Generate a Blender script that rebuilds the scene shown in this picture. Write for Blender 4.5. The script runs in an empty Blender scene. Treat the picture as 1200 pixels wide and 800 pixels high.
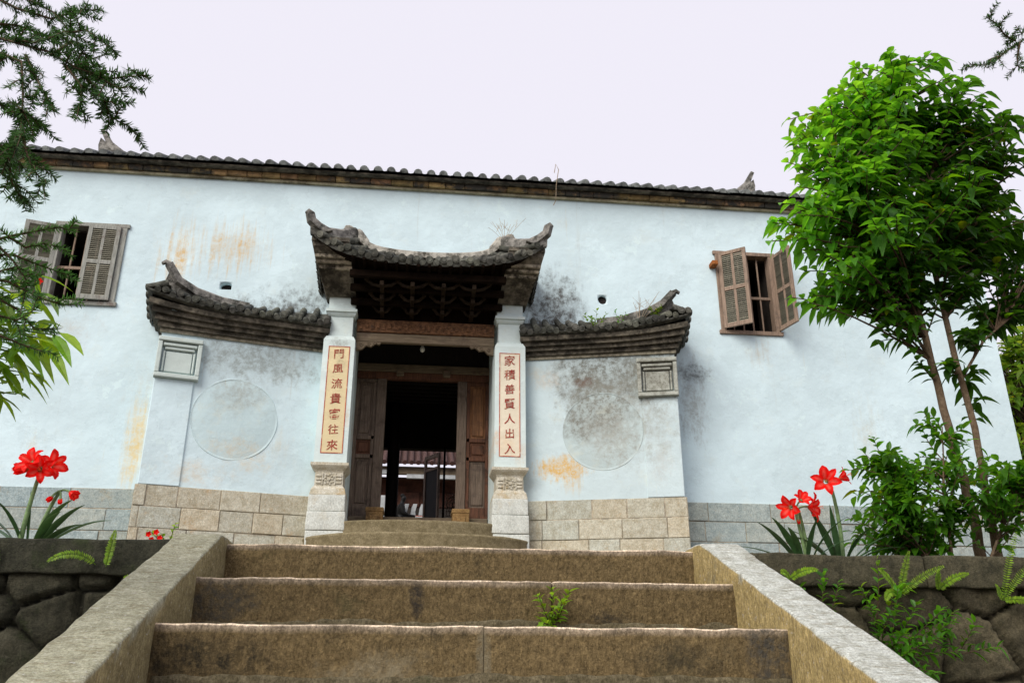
import bpy, math, random
from mathutils import Vector, noise, Matrix
R = math.radians
random.seed(7)
C = bpy.context.scene
COL = C.collection

# ------------------------------------------------------------------ camera
cam = bpy.data.cameras.new('camera')
cam.sensor_width = 36.0
cam.lens = 36.0 * 1027.0 / 1200.0
cam.clip_start = 0.05
cam.clip_end = 3000
camo = bpy.data.objects.new('camera', cam)
COL.objects.link(camo)
camo.location = (-0.35, -5.49, -0.823)
camo.rotation_euler = (R(90 + 21.707), 0, R(-6.55))
C.camera = camo

# ------------------------------------------------------------------ sky, sun, exposure
SUN_DIR = Vector((-0.52, -0.60, 0.66)).normalized()
sun_el = math.asin(SUN_DIR.z)
sun_az = math.atan2(SUN_DIR.x, SUN_DIR.y)
w = bpy.data.worlds.new('World')
C.world = w
w.use_nodes = True
wt = w.node_tree
for n in list(wt.nodes):
    wt.nodes.remove(n)
sky = wt.nodes.new('ShaderNodeTexSky')
sky.sky_type = 'NISHITA'
sky.sun_disc = False
sky.sun_elevation = sun_el
sky.sun_rotation = sun_az
sky.air_density = 1.0
sky.dust_density = 3.0
cloud = wt.nodes.new('ShaderNodeMixRGB')
cloud.inputs[0].default_value = 0.93
cloud.inputs[2].default_value = (4.32, 4.16, 4.58, 1)      # the even overcast
bg = wt.nodes.new('ShaderNodeBackground')
bg.inputs[1].default_value = 0.1
wo = wt.nodes.new('ShaderNodeOutputWorld')
wt.links.new(sky.outputs[0], cloud.inputs[1])
wt.links.new(cloud.outputs[0], bg.inputs[0])
wt.links.new(bg.outputs[0], wo.inputs[0])

sl = bpy.data.lights.new('sun', 'SUN')
sl.energy = 1.5
sl.angle = R(40)
sl.color = (1.0, 0.95, 0.86)
so = bpy.data.objects.new('sun', sl)
COL.objects.link(so)
so.rotation_euler = SUN_DIR.to_track_quat('Z', 'Y').to_euler()
so.location = SUN_DIR * 30

C.view_settings.view_transform = 'Standard'
C.view_settings.look = 'None'
C.view_settings.gamma = 1.0
C.view_settings.use_curve_mapping = False
C.view_settings.exposure = 1.1
C.render.engine = 'CYCLES'
C.cycles.max_bounces = 8
C.cycles.diffuse_bounces = 4
C.cycles.transparent_max_bounces = 8

# ------------------------------------------------------------------ object helpers
def wloc(o):
    p = Vector((0, 0, 0))
    while o is not None:
        p = p + o.location
        o = o.parent
    return p

def tag(o, label=None, cat=None, group=None, kind=None):
    if label: o['label'] = label
    if cat: o['category'] = cat
    if group: o['group'] = group
    if kind: o['kind'] = kind
    return o

def thing(name, label, cat, loc=(0, 0, 0), group=None):
    o = bpy.data.objects.new(name, None)
    COL.objects.link(o)
    o.location = loc
    o.empty_display_size = 0.2
    return tag(o, label, cat, group)

class MB:
    """collects world-space geometry that becomes ONE mesh object"""
    def __init__(s):
        s.v = []; s.f = []; s.c = []; s.sm = []; s.col = (1, 1, 1); s.smooth = False
    def vert(s, p):
        s.v.append((p[0], p[1], p[2])); s.c.append(s.col)
        return len(s.v) - 1
    def face(s, idx):
        s.f.append(tuple(idx)); s.sm.append(s.smooth)
    def quad(s, a, b, c, d):
        s.face([s.vert(a), s.vert(b), s.vert(c), s.vert(d)])
    def poly(s, pts):
        s.face([s.vert(p) for p in pts])
    def box(s, x0, x1, y0, y1, z0, z1, bev=0.0, M=None):
        def P(p):
            return M @ Vector(p) if M is not None else p
        if bev <= 0:
            i = [s.vert(P(p)) for p in ((x0,y0,z0),(x1,y0,z0),(x1,y1,z0),(x0,y1,z0),(x0,y0,z1),(x1,y0,z1),(x1,y1,z1),(x0,y1,z1))]
            for q in ((0,3,2,1),(4,5,6,7),(0,1,5,4),(1,2,6,5),(2,3,7,6),(3,0,4,7)):
                s.face([i[k] for k in q])
            return
        b = bev
        idx = {}
        for X in (0, 1):
            for Y in (0, 1):
                for Z in (0, 1):
                    x = (x0, x1)[X]; y = (y0, y1)[Y]; z = (z0, z1)[Z]
                    dx = b if X == 0 else -b; dy = b if Y == 0 else -b; dz = b if Z == 0 else -b
                    idx[(X, Y, Z, 'x')] = s.vert(P((x, y + dy, z + dz)))
                    idx[(X, Y, Z, 'y')] = s.vert(P((x + dx, y, z + dz)))
                    idx[(X, Y, Z, 'z')] = s.vert(P((x + dx, y + dy, z)))
        g = lambda *k: idx[k]
        for X in (0, 1):
            f = [g(X,0,0,'x'), g(X,0,1,'x'), g(X,1,1,'x'), g(X,1,0,'x')]
            s.face(f if X == 0 else f[::-1])
        for Y in (0, 1):
            f = [g(0,Y,0,'y'), g(1,Y,0,'y'), g(1,Y,1,'y'), g(0,Y,1,'y')]
            s.face(f if Y == 0 else f[::-1])
        for Z in (0, 1):
            f = [g(0,0,Z,'z'), g(0,1,Z,'z'), g(1,1,Z,'z'), g(1,0,Z,'z')]
            s.face(f if Z == 0 else f[::-1])
        for A in (0, 1):
            for B in (0, 1):
                s.face([g(0,A,B,'y'), g(1,A,B,'y'), g(1,A,B,'z'), g(0,A,B,'z')])
                s.face([g(A,0,B,'x'), g(A,1,B,'x'), g(A,1,B,'z'), g(A,0,B,'z')])
                s.face([g(A,B,0,'x'), g(A,B,1,'x'), g(A,B,1,'y'), g(A,B,0,'y')])
        for X in (0, 1):
            for Y in (0, 1):
                for Z in (0, 1):
                    s.face([g(X,Y,Z,'x'), g(X,Y,Z,'y'), g(X,Y,Z,'z')])
    def rough(s, x0, x1, y0, y1, z0, z1, res=0.06, amp=0.006, rad=0.02, freq=6.0, M=None, top=None, wear=0.0):
        """a stone: rounded, noise-displaced box; top(x,y,z) may reshape"""
        def ticks(a, b):
            L = b - a; r = min(rad, L * 0.3)
            n = max(1, int(round((L - 2 * r) / res)))
            return [a, a + .35 * r] + [a + r + (L - 2 * r) * i / n for i in range(n + 1)] + [b - .35 * r, b]
        X, Y, Z = ticks(x0, x1), ticks(y0, y1), ticks(z0, z1)
        cache = {}
        lo = Vector((x0 + rad, y0 + rad, z0 + rad)); hi = Vector((x1 - rad, y1 - rad, z1 - rad))
        for k in range(3):
            if lo[k] > hi[k]: lo[k] = hi[k] = (lo[k] + hi[k]) / 2
        off = Vector((random.uniform(-50, 50), random.uniform(-50, 50), random.uniform(-50, 50)))
        def vv(p):
            key = (round(p[0], 5), round(p[1], 5), round(p[2], 5))
            if key in cache: return cache[key]
            P = Vector(p)
            q = Vector([min(max(P[k], lo[k]), hi[k]) for k in range(3)])
            d = P - q
            if d.length > rad: P = q + d.normalized() * rad
            nz = noise.noise_vector((P + off) * freq) * amp + noise.noise_vector((P + off) * freq * 3.1) * amp * .5 + noise.noise_vector((P + off) * freq * .3) * amp * 1.2
            P = P + nz
            if top: P = Vector(top(P))
            if M is not None: P = M @ P
            c0 = s.col
            if wear and p[2] > z1 - rad * 1.05 and p[1] < y0 + .05:  # worn top edge, with the light it catches painted in as well
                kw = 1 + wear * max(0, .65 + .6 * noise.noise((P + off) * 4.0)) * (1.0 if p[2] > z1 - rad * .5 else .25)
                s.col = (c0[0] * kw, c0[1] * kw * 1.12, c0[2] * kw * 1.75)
            cache[key] = s.vert(P)
            s.col = c0
            return cache[key]
        old = s.smooth; s.smooth = True
        def grid(A, B, fn, flip):
            for i in range(len(A) - 1):
                for j in range(len(B) - 1):
                    q = [vv(fn(A[i], B[j])), vv(fn(A[i+1], B[j])), vv(fn(A[i+1], B[j+1])), vv(fn(A[i], B[j+1]))]
                    s.face(q[::-1] if flip else q)
        grid(X, Z, lambda a, b: (a, y0, b), False)
        grid(X, Z, lambda a, b: (a, y1, b), True)
        grid(Y, Z, lambda a, b: (x0, a, b), True)
        grid(Y, Z, lambda a, b: (x1, a, b), False)
        grid(X, Y, lambda a, b: (a, b, z0), True)
        grid(X, Y, lambda a, b: (a, b, z1), False)
        s.smooth = old
    def tube(s, pts, rad, n=6, cap=True):
        pts = [Vector(p) for p in pts]
        if not hasattr(rad, '__len__'): rad = [rad] * len(pts)
        old = s.smooth; s.smooth = True
        rings = []
        up = Vector((0.123, 0.31, 0.94))
        for i, p in enumerate(pts):
            t = (pts[min(i+1, len(pts)-1)] - pts[max(i-1, 0)])
            if t.length < 1e-9: t = Vector((0, 0, 1))
            t.normalize()
            a = t.cross(up)
            if a.length < 0.05: a = t.cross(Vector((1, 0, 0)))
            a.normalize(); b = t.cross(a)
            rings.append([s.vert(p + (a * math.cos(2*math.pi*k/n) + b * math.sin(2*math.pi*k/n)) * rad[i]) for k in range(n)])
        for i in range(len(rings) - 1):
            for k in range(n):
                s.face([rings[i][k], rings[i+1][k], rings[i+1][(k+1) % n], rings[i][(k+1) % n]])
        if cap:
            s.smooth = False
            s.face([s.vert(s.v[i]) for i in rings[0]]); s.face([s.vert(s.v[i]) for i in rings[-1][::-1]])
        s.smooth = old
    def disc(s, c, nrm, r, t=0.02, n=10):
        nrm = Vector(nrm).normalized(); c = Vector(c)
        s.tube([c - nrm * t, c], r, n)
        s.tube([c, c + nrm * .008], r * .62, n)
    def sheet(s, rows):
        """rows: list of lists of points, shared verts"""
        ids = [[s.vert(p) for p in r] for r in rows]
        for i in range(len(ids) - 1):
            for j in range(len(ids[0]) - 1):
                s.face([ids[i][j], ids[i][j+1], ids[i+1][j+1], ids[i+1][j]])
    def extrude(s, poly, a, b):
        """poly list of 2d -> functions a(p), b(p) give the two 3d ends"""
        A = [s.vert(a(p)) for p in poly]; B = [s.vert(b(p)) for p in poly]
        n = len(poly)
        for i in range(n):
            s.face([A[i], A[(i+1) % n], B[(i+1) % n], B[i]])
        s.face(A[::-1]); s.face(B)
    def build(s, name, mat, parent=None, loc=None):
        me = bpy.data.meshes.new(name)
        base = wloc(parent) if parent is not None else Vector(loc or (0, 0, 0))
        me.from_pydata([(p[0]-base.x, p[1]-base.y, p[2]-base.z) for p in s.v], [], s.f)
        at = me.color_attributes.new('tint', 'FLOAT_COLOR', 'POINT')
        flat = []
        for c in s.c: flat += [c[0], c[1], c[2], 1.0]
        at.data.foreach_set('color', flat)
        me.polygons.foreach_set('use_smooth', s.sm)
        me.materials.append(mat)
        me.update()
        o = bpy.data.objects.new(name, me)
        COL.objects.link(o)
        if parent is not None: o.parent = parent
        else: o.location = base
        return o

# ------------------------------------------------------------------ material helpers
class NT:
    def __init__(s, name):
        s.m = bpy.data.materials.new(name); s.m.use_nodes = True
        s.t = s.m.node_tree
        for n in list(s.t.nodes): s.t.nodes.remove(n)
        s.out = s.t.nodes.new('ShaderNodeOutputMaterial')
        s.pos = s.t.nodes.new('ShaderNodeNewGeometry').outputs['Position']
        s.seed = random.uniform(0, 40)
    def L(s, a, b): s.t.links.new(a, b)
    def val(s, sock, v):
        if hasattr(v, 'is_linked') or isinstance(v, bpy.types.NodeSocket): s.L(v, sock)
        else: sock.default_value = v
    def mapped(s, scale, loc=(0, 0, 0)):
        n = s.t.nodes.new('ShaderNodeMapping'); s.L(s.pos, n.inputs[0])
        n.inputs['Scale'].default_value = scale; n.inputs['Location'].default_value = loc
        return n.outputs[0]
    def noise(s, scale, detail=6, rough=.6, dist=0.0, vec=None, stretch=(1, 1, 1)):
        n = s.t.nodes.new('ShaderNodeTexNoise')
        s.seed += 3.7
        s.L(vec or s.mapped(stretch, (s.seed, s.seed * .7, s.seed * 1.3)), n.inputs['Vector'])
        n.inputs['Scale'].default_value = scale; n.inputs['Detail'].default_value = detail
        n.inputs['Roughness'].default_value = rough; n.inputs['Distortion'].default_value = dist
        return n.outputs[0]
    def math(s, op, a, b=0.0, clamp=False):
        n = s.t.nodes.new('ShaderNodeMath'); n.operation = op; n.use_clamp = clamp
        s.val(n.inputs[0], a); s.val(n.inputs[1], b)
        return n.outputs[0]
    def ramp(s, fac, lo, hi):
        n = s.t.nodes.new('ShaderNodeMapRange'); n.interpolation_type = 'SMOOTHSTEP'
        s.L(fac, n.inputs[0]); n.inputs[1].default_value = lo; n.inputs[2].default_value = hi
        return n.outputs[0]
    def mix(s, fac, a, b, mode='MIX'):
        n = s.t.nodes.new('ShaderNodeMixRGB'); n.blend_type = mode
        for i, v in ((0, fac), (1, a), (2, b)):
            if isinstance(v, tuple): v = (v[0], v[1], v[2], 1)
            s.val(n.inputs[i], v)
        return n.outputs[0]
    def tint(s):
        n = s.t.nodes.new('ShaderNodeVertexColor'); n.layer_name = 'tint'
        return n.outputs[0]
    def xyz(s):
        n = s.t.nodes.new('ShaderNodeSeparateXYZ'); s.L(s.pos, n.inputs[0])
        return n.outputs
    def bump(s, h, strength, dist):
        n = s.t.nodes.new('ShaderNodeBump'); s.L(h, n.inputs['Height'])
        n.inputs['Strength'].default_value = strength; n.inputs['Distance'].default_value = dist
        return n.outputs[0]
    def done(s, col, rough=.8, normal=None, spec=.3, transl=None):
        b = s.t.nodes.new('ShaderNodeBsdfPrincipled')
        if isinstance(col, tuple): col = (col[0], col[1], col[2], 1)
        s.val(b.inputs['Base Color'], col); s.val(b.inputs['Roughness'], rough)
        b.inputs['Specular IOR Level'].default_value = spec
        if normal is not None: s.L(normal, b.inputs['Normal'])
        sh = b.outputs[0]
        if transl:
            tr = s.t.nodes.new('ShaderNodeBsdfTranslucent')
            s.val(tr.inputs[0], transl[1])
            mx = s.t.nodes.new('ShaderNodeMixShader'); mx.inputs[0].default_value = transl[0]
            s.L(sh, mx.inputs[1]); s.L(tr.outputs[0], mx.inputs[2]); sh = mx.outputs[0]
        s.L(sh, s.out.inputs[0])
        return s.m

def mat_plain(name, col, var=.25, scale=8, rough=.8, bump=.3, bdist=.01, stretch=(1, 1, 1), dark=None, dark_at=(.55, .75), spec=.3):
    t = NT(name)
    n = t.noise(scale, 8, .65, stretch=stretch)
    c = t.mix(t.ramp(n, .3, .7), tuple(x * (1 - var) for x in col), tuple(min(1, x * (1 + var)) for x in col))
    c = t.mix(1.0, c, t.tint(), 'MULTIPLY')
    if dark:
        c = t.mix(t.ramp(t.noise(scale * .35, 9, .75), *dark_at), c, dark)
    n2 = t.noise(scale * 4, 8, .7, stretch=stretch)
    return t.done(c, rough, t.bump(t.math('ADD', n, n2), bump, bdist), spec)

def stains(t, c, lst):
    """real stains with a place and outline of their own: (x,z,rx,rz,colour,strength,noise scale,stretch,threshold)"""
    X, Y, Z = t.xyz()
    for (x, z, rx, rz, col, st, sc, stretch, th) in lst:
        dx = t.math('DIVIDE', t.math('SUBTRACT', X, x), rx)
        dz = t.math('DIVIDE', t.math('SUBTRACT', Z, z), rz)
        d = t.math('SQRT', t.math('ADD', t.math('MULTIPLY', dx, dx), t.math('MULTIPLY', dz, dz)))
        n = t.noise(sc, 9, .72, stretch=stretch)
        m = t.math('ADD', t.math('MULTIPLY', t.math('SUBTRACT', 1.0, d), .55), t.math('MULTIPLY', t.math('SUBTRACT', n, .5), 1.5))
        m = t.ramp(m, th - .08, th + .42)
        m = t.math('MULTIPLY', m, t.math('ADD', .35, t.math('MULTIPLY', t.ramp(t.noise(sc * 2.6, 10, .8), .40, .60), .65)))
        inside = t.ramp(d, 1.25, .9)
        c = t.mix(t.math('MULTIPLY', t.math('MULTIPLY', m, inside), st), c, col)
    return c

OCHRE = (.62, .38, .10)
GREY = (.10, .10, .095)
PALEG = (.27, .28, .27)
PLASTER = (.615, .755, .80)
def plaster(name, lst, dirt=.35, base=PLASTER):
    t = NT(name)
    big = t.noise(1.1, 6, .6)
    c = t.mix(t.ramp(big, .35, .68), tuple(x * .93 for x in base), tuple(min(1, x * 1.05) for x in base))
    c = t.mix(t.math('MULTIPLY', t.ramp(t.noise(3.2, 8, .7), .52, .75), dirt * .5), c, (.62, .60, .46))
    c = t.mix(t.math('MULTIPLY', t.ramp(t.noise(26, 4, .7), .66, .78), dirt * .6), c, (.42, .43, .40))
    c = t.mix(t.math('MULTIPLY', t.ramp(t.noise(2.2, 7, .7, stretch=(2.5, 2.5, .35)), .58, .8), dirt * .5), c, (.50, .52, .50))
    peel = t.ramp(t.noise(1.7, 12, .72), .525, .54)               # old coats of limewash with ragged edges
    c = t.mix(t.math('MULTIPLY', peel, .32), c, tuple(x * .86 for x in base))
    peel2 = t.ramp(t.noise(2.6, 12, .75), .60, .612)
    c = t.mix(t.math('MULTIPLY', peel2, .4), c, tuple(min(.86, x * 1.13) for x in base))
    c = t.mix(t.math('MULTIPLY', t.ramp(t.noise(1.5, 9, .75, stretch=(4.5, 4.5, .25)), .60, .74), dirt * .9), c, (.46, .48, .44))
    c = t.mix(t.math('MULTIPLY', t.ramp(t.noise(1.3, 9, .7, stretch=(5, 5, .3)), .64, .76), dirt * .9), c, (.62, .52, .30))
    c = t.mix(t.math('MULTIPLY', t.ramp(t.noise(48, 3, .6), .70, .76), .6), c, (.20, .20, .18))
    c = stains(t, c, lst)
    h = t.math('ADD', t.math('MULTIPLY', t.noise(2.2, 5, .55), 1.6), t.math('MULTIPLY', t.noise(9, 6, .6), .45))
    h = t.math('ADD', h, t.math('MULTIPLY', peel, -.06))
    return t.done(c, .92, t.bump(h, .42, .03), .15)

M = {}
M['facade'] = plaster('limewashed_wall', [
    (-3.05, 5.05, 1.0, .70, OCHRE, .85, 4.2, (3.2, 1, .16), .26),
    (-3.75, 4.85, .45, .95, OCHRE, .85, 4.2, (3.2, 1, .16), .24),
    (-3.93, 2.15, .20, .85, (.70, .50, .18), .8, 3.6, (3.4, 1, .2), .14),
    (-5.2, 2.1, .25, .4, OCHRE, .4, 3.2, (3.0, 1, .3), .30),
    (-2.15, 4.0, .95, .55, GREY, .95, 5, (1.5, 1, .9), .06),
    (-2.9, 3.95, .5, .3, GREY, .6, 5, (2.2, 1, .8), .22),
    (1.55, 4.15, .55, .85, GREY, 1.0, 5, (1.5, 1, .8), .0),
    (2.6, 4.05, .8, .3, GREY, .6, 5, (2.2, 1, .8), .2),
    (3.52, 2.95, .34, .85, PALEG, .75, 5, (1.6, 1, .7), .10),
    (3.58, 3.42, .34, .22, GREY, .8, 7, (1, 1, 1), .06),
    (4.6, 3.75, .3, .45, (.5, .44, .34), .6, 4, (3, 1, .3), .25),
    (-5.0, 3.7, .7, .5, (.5, .5, .46), .6, 5, (1, 1, .6), .25),
    (6.1, 2.6, .5, .9, (.52, .48, .36), .5, 5, (2, 1, .5), .3),
    (-3.9, 3.0, .5, .6, (.52, .54, .50), .5, 5, (1.4, 1, .6), .25)])
M['wing_left'] = plaster('limewashed_wing_faint_stains', [
    (-2.5, 3.25, 1.2, .38, (.30, .34, .33), .9, 6, (1, 1, .8), .02),
    (-3.1, 1.7, .8, .3, (.62, .52, .38), .6, 5, (1, 1, 1), .25),
    (-2.4, 1.85, .5, .3, (.66, .55, .38), .6, 6, (1, 1, 1), .25),
    (-2.05, 2.1, .4, .5, (.62, .56, .42), .5, 4, (2, 1, .5), .28)], .45)
M['wing_right'] = plaster('limewashed_wing_heavy_stains', [
    (2.3, 3.22, .85, .50, (.17, .175, .155), 1.0, 4.5, (1, 1, .9), -.10),
    (2.9, 3.25, .5, .6, (.19, .19, .165), .95, 6, (1, 1, .9), -.06),
    (2.1, 2.85, .6, .5, (.22, .22, .19), .95, 7, (1, 1, .9), .02),
    (1.95, 3.12, .16, .08, (.14, .085, .06), .8, 6, (1, 1, 1), -.1),
    (1.4, 3.2, .4, .3, (.62, .52, .40), .6, 6, (1, 1, .9), .24),
    (1.62, 1.93, .40, .2, OCHRE, 1.0, 9, (1.8, 1, .8), .0),
    (1.75, 1.72, .25, .25, OCHRE, .7, 6, (3, 1, .35), .26),
    (2.6, 2.45, .7, .7, (.36, .38, .35), .85, 7, (1, 1, .8), .08),
    (2.9, 2.0, .35, .6, (.5, .52, .50), .6, 8, (1, 1, .7), .26)], .7, (.56, .67, .70))
M['trim'] = plaster('limewashed_trim', [], 1.0, (.56, .64, .61))
M['disc_left'] = plaster('stained_plaster_disc', [(-2.62, 2.75, .5, .35, (.34, .36, .33), .7, 7, (1, 1, 1), .1), (-2.6, 2.05, .5, .25, (.60, .52, .38), .6, 7, (1, 1, 1), .15)], .9, (.55, .69, .72))
M['disc_right'] = plaster('mottled_plaster_disc', [(2.1, 2.7, .6, .45, (.20, .20, .175), 1.0, 5, (1, 1, 1), -.06), (2.3, 2.3, .5, .5, (.34, .35, .32), .85, 7, (1, 1, 1), .05)], 1.0, (.50, .60, .61))
M['trim_stained'] = plaster('stained_limewash_trim', [(2.85, 3.2, .6, .6, (.17, .165, .135), .95, 9, (1, 1, 1), .05)], 1.0, (.46, .48, .43))
M['pillar'] = plaster('limewashed_pillar', [
    (-1.42, 3.55, .2, .14, (.2, .2, .17), .7, 10, (1, 1, 1), .18),
    (.72, 2.25, .18, .3, (.68, .42, .22), .6, 7, (1, 1, .8), .2),
    (1.05, 2.1, .18, .3, (.68, .46, .26), .6, 7, (1, 1, .8), .2),
    (-1.25, 2.6, .1, .5, (.62, .42, .25), .5, 8, (2, 1, .5), .25)], .8, (.64, .74, .73))

def stone(name, base, alt, dark, scale=9, bump=.7, moss=None, lines=None, grain=.6, rng=(.36, .64), marks=None, linecol=None):
    t = NT(name)
    n = t.noise(scale, 12, .8)
    c = t.mix(t.ramp(n, *rng), base, alt)
    c = t.mix(t.math('MULTIPLY', t.ramp(t.noise(scale * 6, 6, .8), .54, .66), .55), c, dark)
    c = t.mix(1.0, c, t.tint(), 'MULTIPLY')
    gr = t.math('ADD', .45, t.math('MULTIPLY', t.ramp(t.noise(75, 8, .85, stretch=(1, 1, .55)), .30, .70), 1.1))
    gc = t.t.nodes.new('ShaderNodeCombineXYZ')
    for k_ in range(3): t.L(gr, gc.inputs[k_])
    c = t.mix(grain, c, t.mix(1.0, c, gc.outputs[0], 'MULTIPLY'))
    c = t.mix(t.math('MULTIPLY', t.ramp(t.noise(2.4, 12, .75), .56, .70), .85), c, dark)
    c = t.mix(t.math('MULTIPLY', t.ramp(t.noise(40, 5, .7), .58, .72), .45), c, tuple(min(1, x * 1.9) for x in alt))
    if moss:
        c = t.mix(t.math('MULTIPLY', t.ramp(t.noise(3.1, 8, .7), .56, .74), .7), c, moss)
    if marks: c = stains(t, c, marks)
    h = t.math('ADD', t.math('MULTIPLY', t.noise(22, 10, .75), 1.0), t.math('MULTIPLY', t.noise(90, 4, .7), .5))
    if lines:
        ln = t.noise(lines[0], 3, .6, stretch=lines[1])
        h = t.math('ADD', h, t.math('MULTIPLY', ln, 1.3))
        if linecol: c = t.mix(t.math('MULTIPLY', t.ramp(ln, .54, .64), .45), c, linecol)
    return t.done(c, .93, t.bump(h, bump, .02), .2)

M['step'] = stone('worn_step_stone', (.088, .062, .026), (.250, .182, .088), (.034, .029, .017), 22, 1.0, (.070, .068, .030), (24, (1.0, 1.0, .3)), 1.0, (.22, .78), [
    (-1.22, -.70, .34, .13, (.022, .020, .014), .95, 9, (1, 1, 1), .0), (-.45, -.76, .34, .12, (.30, .26, .17), .7, 9, (1, 1, 1), .02),
    (-.30, -.37, .05, .10, (.030, .028, .026), .9, 12, (1, 1, .6), -.05), (1.36, -.66, .14, .16, (.060, .060, .055), .9, 9, (1, 1, 1), -.1),
    (-1.30, -.40, .22, .14, (.060, .058, .050), .9, 9, (1, 1, 1), .02), (.72, -.47, .16, .06, (.034, .030, .022), .9, 9, (1, 1, 1), .0),
    (.0, -.72, .035, .2, (.24, .21, .14), .8, 12, (1, 1, .4), -.1), (.95, -.70, .4, .12, (.048, .042, .026), .8, 8, (1, 1, 1), .1)])
M['fillet'] = stone('earthy_mortar_fillet', (.100, .082, .044), (.190, .160, .098), (.045, .042, .025), 18, 1.0, (.06, .08, .03), None, 1.0)
M['stringer'] = stone('tooled_pale_stone', (.42, .43, .37), (.68, .71, .66), (.24, .22, .15), 14, 1.0, None, (26, (.35, 3.4, .5)), .8, (.36, .64), None, (.22, .17, .08))
M['ashlar'] = stone('ashlar_base_stone', (.27, .33, .33), (.42, .48, .46), (.36, .30, .19), 9, .6)
M['ashlar_warm'] = stone('ashlar_wing_stone', (.38, .35, .26), (.55, .54, .45), (.46, .30, .14), 9, .6)
M['mortar'] = mat_plain('lime_mortar', (.36, .31, .23), .35, 12, dark=(.16, .14, .11), dark_at=(.5, .62))
M['arc'] = stone('curved_step_stone', (.16, .13, .07), (.27, .225, .135), (.06, .055, .035), 9, .8)
M['rubble'] = stone('dark_rubble_stone', (.024, .024, .018), (.060, .056, .043), (.011, .012, .009), 13, 1.0, (.034, .050, .016))
M['coping'] = stone('dark_coping_stone', (.021, .022, .017), (.052, .051, .040), (.011, .012, .009), 14, 1.0, (.042, .058, .020))
M['carved'] = stone('carved_pedestal_stone', (.42, .38, .28), (.60, .58, .50), (.40, .27, .11), 9, .5)
M['pedestal'] = stone('pale_pedestal_stone', (.50, .52, .48), (.62, .65, .61), (.50, .46, .36), 6, .4)
M['orange_stone'] = stone('ochre_carved_stone', (.20, .115, .045), (.32, .20, .085), (.09, .055, .03), 12, .7)
M['tile'] = mat_plain('weathered_grey_tile', (.085, .086, .074), .55, 14, .85, .6, .012, dark=(.030, .032, .026), dark_at=(.5, .66))
M['tile_far'] = mat_plain('eave_grey_tile', (.115, .125, .120), .45, 9, .85, .6, .012, dark=(.035, .038, .033), dark_at=(.5, .66))
M['ridge'] = mat_plain('lime_grey_ridge', (.40, .38, .33), .4, 10, .9, .6, .012, dark=(.075, .07, .055), dark_at=(.48, .62))
M['horn'] = mat_plain('dark_lime_horn', (.22, .21, .19), .5, 12, .9, .6, .012, dark=(.05, .05, .042), dark_at=(.46, .6))
M['moulding'] = mat_plain('blackened_plaster_moulding', (.112, .098, .074), .55, 12, .9, .6, .012, dark=(.030, .026, .019), dark_at=(.42, .60))
M['corbel'] = mat_plain('weathered_corbel', (.150, .132, .102), .55, 11, .9, .6, .012, dark=(.030, .025, .018), dark_at=(.42, .62))
M['moulding_pale'] = mat_plain('stained_plaster_moulding', (.26, .235, .175), .5, 12, .9, .6, .012, dark=(.07, .06, .042), dark_at=(.46, .64))
M['cornice_ochre'] = mat_plain('ochre_stained_cornice', (.30, .20, .09), .5, 6, .9, .5, .012, dark=(.055, .052, .045), dark_at=(.44, .56))
M['cornice_pale'] = mat_plain('pale_stained_cornice', (.36, .33, .22), .35, 7, .9, .4, .01, dark=(.13, .11, .07), dark_at=(.5, .64))
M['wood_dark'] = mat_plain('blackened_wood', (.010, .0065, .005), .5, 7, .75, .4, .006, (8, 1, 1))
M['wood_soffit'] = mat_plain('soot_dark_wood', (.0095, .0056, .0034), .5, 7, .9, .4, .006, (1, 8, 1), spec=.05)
M['wood_bracket'] = mat_plain('dusty_dark_wood', (.024, .016, .010), .5, 9, .85, .4, .006, spec=.1)
M['wood_red'] = mat_plain('red_brown_wood', (.115, .048, .026), .45, 9, .7, .5, .006, (8, 8, .5), dark=(.034, .018, .012), dark_at=(.5, .68))
M['wood_grey'] = mat_plain('greyed_brown_wood', (.15, .110, .082), .4, 9, .75, .5, .006, (8, 8, .5), dark=(.07, .05, .04), dark_at=(.5, .68))
M['wood_orange'] = mat_plain('orange_brown_wood', (.19, .088, .038), .45, 8, .7, .5, .006, (8, 8, .5), dark=(.10, .045, .025), dark_at=(.52, .68))
M['lintel'] = mat_plain('carved_lintel_wood', (.165, .080, .038), .5, 22, .75, .9, .02, (1, 1, 1.6), dark=(.07, .04, .025), dark_at=(.52, .66))
M['lintel_pale'] = mat_plain('pale_dusty_beam', (.16, .122, .080), .35, 9, .8, .5, .006, (.6, 8, 8), dark=(.10, .07, .05), dark_at=(.5, .66))
M['shutter'] = mat_plain('bare_grey_wood', (.28, .285, .255), .3, 10, .8, .5, .004, (8, 8, .6), dark=(.17, .14, .12), dark_at=(.52, .68))
M['shutter_brown'] = mat_plain('bare_brown_wood', (.27, .195, .145), .3, 10, .8, .5, .004, (8, 8, .6), dark=(.13, .10, .08), dark_at=(.52, .68))
M['louvre'] = mat_plain('louvre_wood', (.25, .24, .185), .3, 10, .8, .4, .004, (.6, 8, 8))
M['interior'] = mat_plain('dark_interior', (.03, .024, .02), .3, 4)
M['red_line'] = mat_plain('red_paint', (.42, .09, .05), .3, 30, .8, .1, .002, dark=(.62, .42, .28), dark_at=(.52, .64))
M['ink'] = mat_plain('faded_red_ink', (.30, .036, .026), .4, 60, .85, .1, .002, dark=(.52, .30, .18), dark_at=(.50, .62))
M['panel_yellow'] = plaster('yellowed_couplet_ground', [(-1.38, 3.3, .1, .25, (.30, .26, .17), .7, 9, (1, 1, 1), .18)], .6, (.70, .59, .36))
M['panel_cream'] = plaster('cream_couplet_ground', [(.85, 2.2, .25, .25, (.70, .46, .26), .5, 7, (1, 1, 1), .2)], .6, (.74, .67, .53))
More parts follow.
